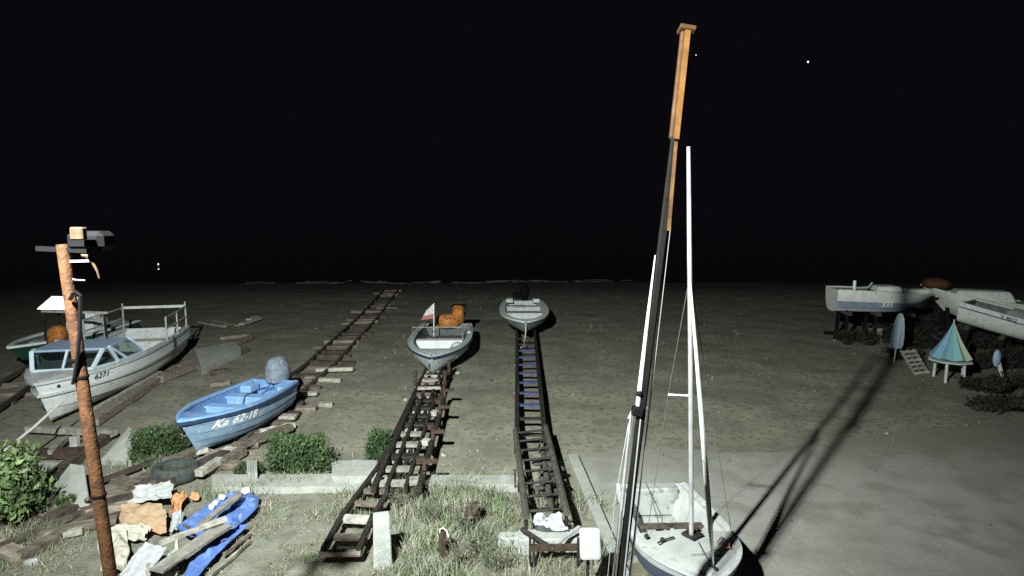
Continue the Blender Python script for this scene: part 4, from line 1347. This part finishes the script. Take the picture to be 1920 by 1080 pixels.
# mast: foot on deck, local +Y bow
inv = (Matrix.Translation(t.location) @ Matrix.Rotation(t.rotation_euler.z, 4, 'Z')).inverted()
mf = at(1298, 1003, .84); mt = atd(1291, 275, mf.y - .55)
mfl, mtl = inv @ mf, inv @ mt
m_ = MB(); m_.tube([mfl - Vector((0, 0, .3)), mfl.lerp(mtl, .5), mfl.lerp(mtl, .8), mtl], [.032, .031, .028, .022], 10); mast = m_.build('mast', 'alu', t, smooth=True)
m_ = MB(); m_.box(mfl + Vector((0, 0, .012)), (.22, .2, .03), .6); m_.build('mast_step', 'steel', t, bevel=.006)
fs_b = inv @ at(1338, 1062, .84)
hound = mfl.lerp(mtl, .70)
pts = [fs_b.lerp(hound, f) for f in (0, .04, .12, .3, .55, .8, .97, 1)]
m_ = MB(); m_.tube(pts, [.008, .016, .030, .033, .027, .02, .012, .006], 8); m_.build('furled_jib', 'white', t, smooth=True)
spz = inv @ atd(1297, 742, mf.y - .55 * .36)
spl = inv @ atd(1253, 740, mf.y - .10)
m_ = MB(); m_.tube([spz, spl], .011, 6); m_.build('spreader', 'alu', t)
spr = Vector((2 * spz.x - spl.x, spl.y, spl.z))
chl = inv @ at(1213, 1004, .8); chr_ = Vector((2 * spz.x - chl.x, chl.y, chl.z))
m_ = MB(); m_.tube([chl, spl, hound], .0045, 4); m_.build('shroud', 'wire', t)
chr_ = h.P(.6, h.sheer(.6), -1 if spl.x > spz.x else 1, -.02)
m_ = MB(); m_.tube([chr_, hound], .0045, 4); m_.build('shroud', 'wire', t)
m_ = MB(); m_.tube([inv @ at(1231, 1032, .78), (inv @ at(1231, 1032, .78)) + Vector((0, .05, -.6))], .005, 4); m_.build('lanyard', 'wire', t)
rp = [inv @ at(u, v, .86) for u, v in ((1344, 1018), (1352, 1006), (1362, 1014), (1352, 1022), (1346, 1014), (1356, 1008), (1352, 1028), (1368, 1026), (1366, 1010))]
m_ = MB(); m_.tube(rp, .007, 5); m_.build('red_rope', 'pinkrope', t)
m_ = MB(); m_.tube([inv @ at(u, v, .87) for u, v in ((1296, 1040), (1320, 1038), (1360, 1026))], .005, 4); m_.build('deck_line', 'wire', t)
m_ = MB(); m_.tube([inv @ at(u, v, .87) for u, v in ((1308, 1014), (1322, 1040), (1338, 1064))], .006, 4); m_.build('forestay_line', 'wire', t)
m_ = MB(); m_.tube([inv @ at(u, v, .85) for u, v in ((1233, 1018), (1246, 1012), (1264, 1007))], .012, 5); m_.build('jib_track', 'steel', t)
for u, v in ((1242, 1012), (1212, 1005), (1342, 1068), (1336, 1063)):
    m_ = MB(); m_.box(inv @ at(u, v, .84), (.05, .05, .05), .5); m_.build('fairlead', 'steel', t, bevel=.008)
m_ = MB(); m_.box((.3, L * .5, -.05), (.12, 1.2, .12)); m_.box((-.3, L * .5, -.05), (.12, 1.2, .12)); m_.build('chock', 'darkwood', t)

# ================================================================== tall mast close to the camera
DM, DLEAN = 4.96, 1.46
mp = lambda u, v: atd(u, v, DM + DLEAN * (1085 - v) / 1025)
ft = mp(1163, 1080) + (mp(1163, 1080) - mp(1287, 55)) * .32
ft.z = max(ft.z, -.1)
t = thing('tall_mast', 'tall boat mast leaning right, with dark shade and orange top light painted on', 'mast', (ft.x, ft.y, 0))
mc = lambda v, o: mp(1163 + (1080 - v) * .1210 + o, v) + Vector((0, -.06, 0))
A0, A1, A2_ = ft, mp(1265, 262), mp(1287, 60)
m_ = MB(); m_.beam(A0, mp(1268, 240), .082, .05, up=(0, 1, 0)); m_.build('mast_profile', 'mastshade', t, world=True, bevel=.018)
ax = (A2_ - A0).normalized()
sdv = Vector((ax.z, 0, -ax.x)).normalized()
fw = Vector((0, -1, 0))
m_ = MB(); m_.beam(A1, A2_, .12, .065, up=(0, 1, 0)); m_.build('painted_lit_top', 'litpaintedge', t, world=True, bevel=.018)  # upper mast, its orange lamplight put into the colour
m_ = MB(); m_.beam(A1 + fw * .06, A2_ + fw * .06, .055, .012, up=(0, 1, 0)); m_.build('painted_light_strip', 'litpaint', t, world=True)  # brightest streak of the painted orange light
m_ = MB(); m_.beam(mp(1247, 432) + fw * .06 + sdv * .02, A1 + fw * .06 - ax * .03, .034, .010, up=(0, 1, 0)); m_.build('painted_light_strip', 'litpaintmid', t, world=True)  # painted orange light fading down the mast
m_ = MB(); m_.beam(A2_, A2_ + ax * .05, .17, .14, up=(0, 1, 0)); m_.build('mast_cap', 'litpaintedge', t, world=True, bevel=.01)
s1, s2 = mp(1240, 430), mp(1196, 735)
m_ = MB(); m_.tube([mc(478, -10), mc(600, -10), mc(735, -9)], [.006, .016, .022], 8); m_.build('lit_edge_tube', 'greyhull', t, world=True, smooth=True)  # pale tube added as the lamp-lit left edge of the mast
m_ = MB(); m_.tube([mc(735, -9), mc(760, -9)], .022, 8); m_.build('gooseneck_pin', 'alu', t, world=True)
m_ = MB(); m_.ell(mc(735, -9) + fw * .01, (.03, .03, .032), 10, 8); m_.build('gooseneck_ring', 'black', t, world=True)
m_ = MB(); m_.box(mc(766, -9) + fw * .02, (.11, .09, .09), m=Matrix.Rotation(.25, 3, 'Y')); m_.build('gooseneck_bracket', 'black', t, world=True, bevel=.015)
m_ = MB(); m_.tube([mc(764, -18), mc(781, -24)], .008, 6); m_.build('bracket_pin', 'alu', t, world=True)
b0_, b1_ = mp(1190, 775), ft
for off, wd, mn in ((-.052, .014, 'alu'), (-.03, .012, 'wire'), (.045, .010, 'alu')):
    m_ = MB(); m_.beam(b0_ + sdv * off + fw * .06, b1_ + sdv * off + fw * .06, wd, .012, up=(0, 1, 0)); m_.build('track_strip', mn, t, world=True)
m_ = MB(); m_.tube([mc(420, 12), mc(760, 14), mc(1085, 17)], .004, 5); m_.build('halyard', 'wire', t, world=True)
m_ = MB(); m_.tube([mc(660, 12), mc(860, 14), mc(1085, 14)], .008, 6); m_.build('halyard', 'black', t, world=True)
m_ = MB(); m_.tube([mc(780, -16), mc(930, -20), mc(1080, -17)], .003, 5); m_.build('halyard', 'wire', t, world=True)
m_ = MB(); m_.tube([mc(790, -22), mc(940, -30), mc(1085, -26)], .0025, 5); m_.build('halyard', 'alu', t, world=True)
m_ = MB(); m_.box((0, 0, .03), (.4, .4, .1)); m_.build('foot_block', 'concrete', t, bevel=.02)

# thin olive brown sheet beside its foot
P = [at(u, v, z) for u, v, z in ((1160, 1095, .02), (1176, 1066, .05), (1198, 1050, .12), (1222, 1046, .12), (1233, 1056, .06), (1205, 1095, .02))]
b = sum(P, Vector()) / len(P); b.z = 0
m_ = MB(); n = len(P)
m_.add([p - b for p in P] + [p - b - Vector((0, 0, .015)) for p in P], [tuple(range(n)), tuple(range(2 * n - 1, n - 1, -1))] + [(k, n + k, n + (k + 1) % n, (k + 1) % n) for k in range(n)])
o = m_.build('olive_sheet', 'olivebrown'); o.location = b
tag(o, 'olive brown flat sheet on the concrete beside the tall mast', 'board')

# ================================================================== rusty pole at the left with its fittings
DP = 3.75
pp = lambda u, v, d=DP: atd(u, v, d)
top, bot = pp(117, 458), pp(207, 1080)
ft = bot + (bot - top) * ((bot.z + .05) / (top.z - bot.z))
t = thing('rusty_pole', 'rusty orange brown steel pole with a dark lamp fitting at the left', 'pole', (ft.x, ft.y, 0))
m_ = MB(); m_.tube([ft, ft.lerp(top, .5), top], [.050, .042, .036], 14); m_.build('pole_shaft', 'rust', t, world=True, smooth=True)
m_ = MB(); m_.box(pp(155, 452) + Vector((.02, .05, 0)), (.235, .16, .125)); m_.build('lamp_housing', 'black', t, world=True, bevel=.03)
m_ = MB(); m_.box(pp(147, 438, DP - .12), (.08, .05, .08)); m_.build('junction_box', 'beige', t, world=True, bevel=.008)
m_ = MB(); m_.beam(pp(70, 466), pp(165, 470), .03, .03); m_.build('cross_arm', 'black', t, world=True)
m_ = MB(); m_.beam(pp(128, 490), pp(171, 489), .014, .014); m_.build('tie_rod', 'alu', t, world=True)
m_ = MB(); m_.tube([pp(154, 478), pp(165, 480), pp(174, 492), pp(182, 508), pp(186, 522)], [.011, .014, .010, .006, .004], 6); m_.build('bracket_strap', 'beige', t, world=True)
m_ = MB(); m_.tube([pp(136, 523), pp(142, 525), pp(160, 526)], .006, 5); m_.build('wire_end', 'wire', t, world=True)
fwp = Vector((.0, -.05, 0))
cab = [(142, 560), (148, 548), (155, 545), (161, 552), (161, 580), (160, 625), (156, 665), (151, 700), (147, 716)]
m_ = MB(); m_.tube([pp(u, v) + fwp for u, v in cab], .012, 6); m_.build('cable', 'black', t, world=True, smooth=True)
for v, u in ((673, 147), (706, 152), (928, 185)):
    c = pp(u, v)
    m_ = MB(); m_.tube([c - Vector((0, 0, .008)), c + Vector((0, 0, .008))], .046, 14); m_.build('strap', 'black', t, world=True)
m_ = MB(); m_.ell(pp(165, 938, DP - .03), (.022, .02, .022), 10, 8); m_.tube([pp(165, 938, DP - .03), pp(180, 936, DP)], .02, 8); m_.build('insulator', 'steel', t, world=True, smooth=True)

# ================================================================== rubbish heap bottom left
# tyre
q = at(330, 900)
m_ = MB()
rings = []
for i in range(33):
    a = 2 * PI * i / 32
    prof = [(.25, .05), (.27, .02), (.36, 0), (.40, .03), (.42, .10), (.42, .19), (.40, .25), (.36, .28), (.27, .26), (.25, .23)]
    rings.append([Vector((r * math.cos(a), r * math.sin(a), z)) for r, z in prof])
m_.loft(rings, True)
o = m_.build('tyre', 'rubber', smooth=True); o.location = (q.x, q.y, .03); o.rotation_euler = (-.06, .05, 0)
tag(o, 'large worn black tyre lying flat on the timbers', 'tyre')
HG = 'rubbish heap'
cloth('crumpled grey white sheet lying against the tyre', 'sheet', [(240, 945, .2), (258, 912, .35), (320, 903, .35), (322, 940, .22)], 'sheet', 'grey_sheet', .08)
cloth('large tan tarpaulin on the rubbish heap, left of the blue one', 'tarpaulin', [(226, 995, .12), (226, 946, .34), (305, 945, .36), (318, 1002, .12)], 'tan', 'tan_tarpaulin', .05)
cloth('torn orange cloth between the tan tarpaulin and the tyre', 'cloth', [(318, 965, .15), (322, 930, .22), (352, 925, .22), (340, 955, .12)], 'orgcloth', 'orange_cloth', .06)
cloth('small bright orange rag right of the tyre', 'rag', [(356, 936, .12), (360, 924, .2), (374, 922, .2), (374, 936, .1)], 'orgcloth', 'orange_rag', .04)
cloth('crumpled cream sack below the tan tarpaulin', 'sack', [(212, 1015, .1), (215, 988, .25), (282, 986, .25), (275, 1018, .08)], 'cream', 'cream_sack', .07)
cloth('dirty white sack behind the rusty pole foot', 'sack', [(190, 1075, .1), (185, 1005, .2), (228, 1000, .22), (240, 1075, .08)], 'cream', 'cream_sack', .10)
cloth('smooth white curved sheet at the bottom of the heap', 'sheet', [(222, 1082, .12), (272, 1016, .34), (312, 1028, .34), (272, 1090, .14)], 'sack', 'white_sheet', .025)
cloth('white knotted sack beside the blue tarpaulin foot', 'sack', [(286, 1092, .08), (320, 1036, .3), (334, 1034, .3), (330, 1080, .1)], 'sack', 'white_sack', .06)
cloth('dull white cloth below the orange cloth', 'cloth', [(318, 1000, .1), (322, 962, .22), (348, 958, .22), (338, 990, .1)], 'sheet', 'grey_cloth', .05)
# blue tarp: a folded sheet of several strips
m_ = MB()
out = [(330, 988), (352, 972), (386, 948), (416, 928), (440, 922)], [(345, 1000), (372, 985), (400, 970), (438, 945), (462, 925)], [(372, 1012), (398, 992), (432, 968), (458, 950), (486, 930)], [(378, 1030), (405, 1010), (440, 990), (462, 972), (484, 950)]
rings = []
for i, row in enumerate(out):
    rr = []
    for k in range(len(row) - 1):
        for f in (0, .25, .5, .75):
            u = row[k][0] + (row[k + 1][0] - row[k][0]) * f
            v = row[k][1] + (row[k + 1][1] - row[k][1]) * f
            rr.append((u, v))
    rr.append(row[-1])
    rings.append(rr)
full = []
for i in range(len(rings) - 1):
    for f in (0, .33, .66):
        full.append([(a[0] + (b[0] - a[0]) * f, a[1] + (b[1] - a[1]) * f) for a, b in zip(rings[i], rings[i + 1])])
full.append(rings[-1])
tp = at(410, 970); tp.z = 0
def tz(u, v): return .16 + .09 * fbm(u * .05, v * .07) + .05 * abs(fbm(u * .16, v * .2))
TR = [[at(u, v, max(.05, tz(u, v))) - tp for u, v in row] for row in full]
m_.loft(TR); m_.loft([[p - Vector((0, 0, .012)) for p in r] for r in TR])
strip = [[(436, 986), (392, 1020), (358, 1050), (338, 1095)], [(468, 982), (424, 1022), (396, 1050), (356, 1100)]]
sr = []
for f in (0, .25, .5, .75, 1):
    row = []
    for k in range(3):
        for g_ in (0, .25, .5, .75):
            a = [strip[0][k][c] + (strip[0][k + 1][c] - strip[0][k][c]) * g_ for c in (0, 1)]
            b = [strip[1][k][c] + (strip[1][k + 1][c] - strip[1][k][c]) * g_ for c in (0, 1)]
            u, v = a[0] + (b[0] - a[0]) * f, a[1] + (b[1] - a[1]) * f
            row.append(at(u, v, .16 + .08 * fbm(u * .08, v * .08)) - tp)
    sr.append(row)
m_.loft(sr); m_.loft([[p - Vector((0, 0, .012)) for p in r] for r in sr])
o = m_.build('blue_tarpaulin', 'tarp', smooth=True); o.location = tp
tag(o, 'bright blue tarpaulin draped over the rubbish heap', 'tarpaulin')
bgp = 'boards on the rubbish heap'
timber('wide grey board lying across the blue tarpaulin, lower edge of the heap', (292, 1070), (424, 984), .24, .04, 'greyboard', .34, 'board')
timber('narrow white edged board on top of the blue tarpaulin', (300, 1018), (424, 972), .09, .05, 'palewood', .42, 'board')
timber('thin grey board over the upper corner of the blue tarpaulin', (375, 985), (452, 925), .12, .04, 'greyboard', .36, 'board')
timber('short white stick standing out of the heap', (331, 1045), (332, 1004), .03, .03, 'palewood', .25, 'stick', .42)
timber('thin grey stick at the bottom edge of the heap', (278, 1085), (277, 1056), .035, .03, 'greyboard', .25, 'stick', .38)
timber('small dark stick on the white edged board', (345, 984), (354, 990), .04, .03, 'darkwood', .46, 'stick')
timber('long thin grey branch in the grass below the blue tarpaulin', (380, 1095), (468, 1015), .05, .05, 'palewood', .06, 'branch')
timber('long thin branch at the edge of the dry grass', (420, 1040), (470, 1000), .04, .04, 'wood', .1, 'branch')
for (u, v, r_, lb) in ((415, 937, .06, 'white plastic cup, uppermost of three on the blue tarpaulin'), (405, 947, .05, 'white plastic cup, middle of three on the blue tarpaulin'),
                       (396, 954, .05, 'white plastic cup, lowest of three on the blue tarpaulin'), (463, 926, .075, 'white plastic cup with dark hollow at the tarpaulin corner')):
    m_ = MB()
    rings = []
    for z, rr in ((0, .7), (.9, 1.0), (1.3, .95), (1.3, .7), (.4, .55)):
        rings.append([Vector((rr * r_ * math.cos(a), rr * r_ * math.sin(a), z * r_)) for a in (2 * PI * k / 12 for k in range(12))])
    m_.loft(rings, True, True)
    o = m_.build('plastic_cup', 'pure', smooth=True)
    o.location = at(u, v, tz(u, v) + .03); o.rotation_euler = (R.uniform(-.6, .6), R.uniform(-.6, .6), 0)
    tag(o, lb, 'cup', 'white cups on the blue tarpaulin')
for k, (u, v, s_, lb) in enumerate(((62, 1060, .10, 'white lump of plaster in the grass at the bottom left'), (95, 1010, .07, 'white lump of plaster near the grey timber'), (108, 938, .08, 'white stone beside the leafy shrub'),
                                  (268, 904, .05, 'small white stone left of the tyre'), (545, 786, .06, 'pale stone beside the slipway sleepers'), (760, 752, .07, 'flat pale stone left of the central trolley'),
                                  (858, 702, .08, 'pale stone right of the grey boat bow'), (832, 856, .06, 'pale stone right of the central trolley'), (480, 955, .07, 'pale tangle beside the blue tarpaulin'))):
    m_ = MB()
    m_.ell((0, 0, s_ * .5), (s_, s_ * .8, s_ * .6), 9, 6)
    o = m_.build('pale_stone', 'palecon')
    for vv in o.data.vertices: vv.co *= 1 + .35 * mnoise.noise(vv.co * 14 + Vector((k * 3, 0, 0)))
    o.location = at(u, v)
    tag(o, lb, 'stone', 'pale stones')

# ================================================================== right hand side: boats on cradles, table, parasols
def cradle(parent, pts, mname='darkwood'):
    for a, b, wd in pts:
        m_ = MB(); m_.beam(a, b, wd); m_.build('cradle_timber', mname, parent)
# boat one (broadside, bow right)
d1 = 24.5
bw, stn = atd(1752, 556, d1 - .6), atd(1560, 540, d1)
dv = bw - stn; Lr = Vector((dv.x, dv.y)).length
t = thing('cradled_boat', 'white and blue boat on a cradle, leftmost of the boats on the right', 'boat', (stn.x, stn.y, stn.z - .95), math.atan2(dv.y, dv.x) - PI / 2, 'boats on cradles at the right')
h = Hull(Lr, 1.7, .95, .75, sw=.8, tm=.45, e=2.3, rake=.7, kl=.25, px=.5, pz=1.1, bpx=1.1)
h.outer(t, 'offwhite')
mbb = MB()
for sd in (1, -1):
    rings = []
    for i in range(25):
        tt = i / 24 * .9
        rings.append([h.P(tt, h.keel(tt) + (h.sheer(tt) - h.keel(tt)) * zr, sd, .008) for zr in (.52, .4, .28, .16)])
    mbb.loft(rings)
mbb.build('blue_bottom', 'r1blue', t, smooth=True)
h.inner(t, 'greyin', .4)
h.rim(t, 'offwhite', out=.03, inn=.1)
h.transom(t, 'offwhite')
h.deck(t, 'offwhite', .72)
m_ = MB(); m_.box((0, .52 * Lr, .98), (1.0, 1.0, .22), tap=.85); m_.build('cabin_top', 'offwhite', t, bevel=.04)
m_ = MB(); m_.box((0, .82 * Lr, .90), (.7, .9, .16), tap=.8); m_.build('hatch', 'offwhite', t, bevel=.04)
m_ = MB(); m_.tube([(.4, .18 * Lr, .95), (.4, .18 * Lr, 1.32)], .06, 8); m_.build('white_lamp', 'pure', t, smooth=True)
m_ = MB(); m_.tube([(.3, .2 * Lr, 1.0), (.2, .34 * Lr, 1.03), (.1, .38 * Lr, 1.2)], .04, 6); m_.build('boom', 'greyhull', t)
h.lettering(t, '335', 'letterw', .47, .40, .30, 1, off=.02, off2=.006)
z0 = -(t.location.z)
for yk in (.12, .4, .72):
    for sd in (.5, -.5):
        m_ = MB(); m_.beam((sd, yk * Lr, z0), (sd * .8, yk * Lr, .3), .12); m_.build('cradle_post', 'black', t)
    m_ = MB(); m_.beam((-.8, yk * Lr, -.02), (.8, yk * Lr, -.02), .14); m_.build('cradle_beam', 'darkwood', t)
for sd in (.5, -.5):
    m_ = MB(); m_.beam((sd, 0, z0 + .1), (sd, .9 * Lr, z0 + .1), .14); m_.build('cradle_skid', 'black', t)
# boat two: transom left, runs out of frame to the right
stn, bw = atd(1806, 562, 22.0), atd(2010, 628, 19.5)
dv = bw - stn; Lr = Vector((dv.x, dv.y)).length
t = thing('cradled_boat', 'long pale boat hull with a blue line on a cradle at the right edge', 'boat', (stn.x, stn.y, stn.z - .82), math.atan2(dv.y, dv.x) - PI / 2, 'boats on cradles at the right')
t.rotation_euler[0] = -math.atan2(.62, Lr)
h = Hull(Lr * 1.35, 1.9, .82, .78, sw=.85, tm=.5, e=2.4, rake=.6, kl=.25, px=.5, pz=1.1, bpx=1.1)
h.outer(t, 'offwhite')
h.rim(t, 'offwhite', out=.03, inn=.12)
h.rim(t, 'navy', out=.02, inn=0, up=.015, dn=.02, dz=-.16, name='blue_line')
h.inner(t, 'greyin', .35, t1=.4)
h.deck(t, 'offwhite', .32, camber=.12)
h.transom(t, 'offwhite')
h.lettering(t, '5 802', 'letterd', .36, .72, .20, 1, off=.03, off2=.004)
z0 = -(t.location.z)
for yk in (.1, .35, .6):
    for sd in (.55, -.55):
        m_ = MB(); m_.beam((sd, yk * h.L, z0), (sd * .8, yk * h.L, .3), .12); m_.build('cradle_post', 'black', t)
    m_ = MB(); m_.beam((-.8, yk * h.L, -.04), (.8, yk * h.L, -.04), .14); m_.build('cradle_beam', 'darkwood', t)
# boat three behind: bow at the left
bw, stn = atd(1727, 532, 25.5), atd(1925, 568, 24.0)
dv = bw - stn; Lr = Vector((dv.x, dv.y)).length
t = thing('cradled_boat', 'long pale boat behind the right edge hull with an orange cover on its bow', 'boat', (stn.x, stn.y, stn.z - .75), math.atan2(dv.y, dv.x) - PI / 2, 'boats on cradles at the right')
h = Hull(Lr, 1.8, .75, 1.35, sw=.85, tm=.45, e=2.3, rake=.9, kl=.25, px=.5, pz=1.1, bpx=1.1)
h.outer(t, 'offwhite')
h.inner(t, 'greyin', .35)
h.rim(t, 'offwhite', out=.03, inn=.12)
h.transom(t, 'offwhite')
h.deck(t, 'offwhite', .75)
m_ = MB(); m_.box((0, .42 * Lr, .98), (1.1, 2.2, .45), tap=.8); m_.build('cabin_top', 'offwhite', t, bevel=.05)
m_ = MB(); m_.ell((-.1, .86 * Lr, 1.42), (.5, .55, .26), 12, 8); m_.build('orange_cover', 'rust', t, smooth=True)
z0 = -(t.location.z)
for yk in (.15, .45, .75):
    for sd in (.5, -.5):
        m_ = MB(); m_.beam((sd, yk * Lr, z0), (sd * .8, yk * Lr, .3 + .2 * yk), .12); m_.build('cradle_post', 'black', t)
# table with half closed parasol
tb = at(1778, 712)
t = thing('garden_table', 'white octagonal table under the half-closed parasol', 'table', (tb.x, tb.y, 0), .2)
zt = .64
m_ = MB(); pts = [(.60 * math.cos(PI / 8 + k * PI / 4), .60 * math.sin(PI / 8 + k * PI / 4)) for k in range(8)]
m_.prism(pts, zt - .03, zt); m_.build('table_top', 'offwhite', t, bevel=.006)
for x, y in ((-.42, -.28), (.05, -.46), (.42, -.1), (-.1, .42)):
    m_ = MB(); m_.tube([(x, y, 0), (x * .95, y * .95, zt - .03)], .042, 8); m_.build('leg', 'white', t)
t = thing('parasol', 'half-closed blue, teal and pale green parasol resting on the white table', 'parasol', (tb.x, tb.y, zt), .1)
cols = ['pcloth', 'pteal', 'pgreen', 'pgreen', 'pcloth', 'pteal', 'pviolet', 'pviolet']
for k in range(8):
    a0 = -PI + k * PI / 4 - .15; a1 = a0 + PI / 4
    ap = Vector((.02, 0, 1.22))
    am = (a0 + a1) / 2
    r0 = .56
    e0, e1, em = (Vector((r0 * math.cos(a), r0 * math.sin(a), .10 + (.06 if k == 5 else 0))) for a in (a0, a1, am))
    em = em * .86; em.z = .05
    md = lambda e, f: ap.lerp(e, f) + Vector((e.x, e.y, 0)).normalized() * (.05 * math.sin(PI * f)) * -1
    m_ = MB()
    rg = [[ap, ap, ap]] + [[md(e0, f), md(em, f) * 1.0, md(e1, f)] for f in (.25, .5, .75, 1)]
    m_.loft(rg)
    o = m_.build('canopy_panel', cols[k], t, fixn=True)
    sol = o.modifiers.new('thickness', 'SOLIDIFY'); sol.thickness = .006
m_ = MB(); m_.tube([(0, 0, .002), (.02, 0, 1.27)], .018, 6); m_.build('parasol_pole', 'white', t)
# folded parasol
q = at(1676, 680)
tq = atd(1689, 588, q.y)
t = thing('folded_parasol', 'pale folded parasol leaning upright left of the table', 'parasol', (q.x, q.y, 0))
dv = tq - q
m_ = MB(); m_.tube([(0, 0, 0), dv], .022, 6); m_.build('parasol_pole', 'offwhite', t)
m_ = MB()
rings = []
for f, r_ in ((.30, .13), (.36, .17), (.55, .17), (.75, .14), (.92, .09), (1.0, .02)):
    c = dv * f
    rings.append([c + Vector(((r_ + .03 * math.sin(6 * a)) * math.cos(a), (r_ + .03 * math.sin(6 * a)) * math.sin(a), .0)) for a in (2 * PI * k / 18 for k in range(18))])
m_.loft(rings, True, True); m_.build('folded_canopy', 'foldcl', t, smooth=True)
# slatted crate
q = at(1732, 703)
t = thing('pallet', 'pale slatted pallet leaning left of the white table', 'pallet', (q.x, q.y, 0), .35)
T = Matrix.Rotation(math.radians(-38), 3, 'X')
for k in range(6):
    m_ = MB(); m_.box(T @ Vector((0, 0, .08 + k * .15)), (.62, .02, .09), m=T); m_.build('slat', 'palewood', t)
for x in (-.29, 0, .29):
    m_ = MB(); m_.box(T @ Vector((x, .045, .46)), (.06, .06, .92), m=T); m_.build('stringer', 'wood', t)
# leaning stake with blue rag
q = at(1880, 712); tq = atd(1868, 660, q.y + .2)
t = thing('stake', 'white leaning stake with a blue rag at the right', 'stake', (q.x, q.y, 0))
m_ = MB(); m_.beam((0, 0, 0), tq - q, .09, .05); m_.build('stake_shaft', 'offwhite', t)
m_ = MB(); m_.ell((tq - q) * .78 + Vector((-.06, -.04, 0)), (.12, .09, .28), 10, 8); m_.build('rag', 'palebl', t, smooth=True)
timber('pale short plank in front of the leftmost cradled boat', (1640, 615), (1652, 614), .1, .08, 'palewood', .3, 'plank')
timber('dark fallen beam below the leftmost cradled boat', (1600, 632), (1655, 640), .16, .14, 'wood', .1, 'beam')
timber('dark plank lying behind the folded parasol', (1650, 655), (1735, 662), .16, .1, 'darkwood', .08, 'plank')
timber('grey plank lying behind the parasol table', (1800, 690), (1860, 682), .16, .1, 'wood', .08, 'plank')
timber('grey stump post standing below the leftmost cradled boat, left one', (1648, 636), (1649, 618), .18, .16, 'wood', .1, 'post', .55)
timber('grey stump post standing below the leftmost cradled boat, right one', (1632, 634), (1632, 618), .14, .14, 'wood', .1, 'post', .5)
# ================================================================== far lights
q = at(297, 500, SEAZ)
t = thing('light_buoy', 'small lit white buoy on the dark water at the left', 'buoy', q)
m_ = MB(); m_.tube([(0, 0, -.2), (0, 0, .1), (0, 0, .2)], [.10, .10, .03], 10); m_.build('float', 'white', t)
m_ = MB(); m_.ell((0, 0, .28), (.08, .05, .035), 8, 6); m_.build('lantern', 'lamp', t)
for (u, v, r_, lb) in ((1515, 116, 1.15, 'bright white star high at the right'), (1305, 103, .55, 'faint star beside the tall mast top')):
    m_ = MB(); m_.ell((0, 0, 0), (r_, r_, r_), 8, 6)
    o = m_.build('star', 'starm', smooth=True); o.location = atd(u, v, 900)
    tag(o, lb, 'star', 'stars in the night sky')
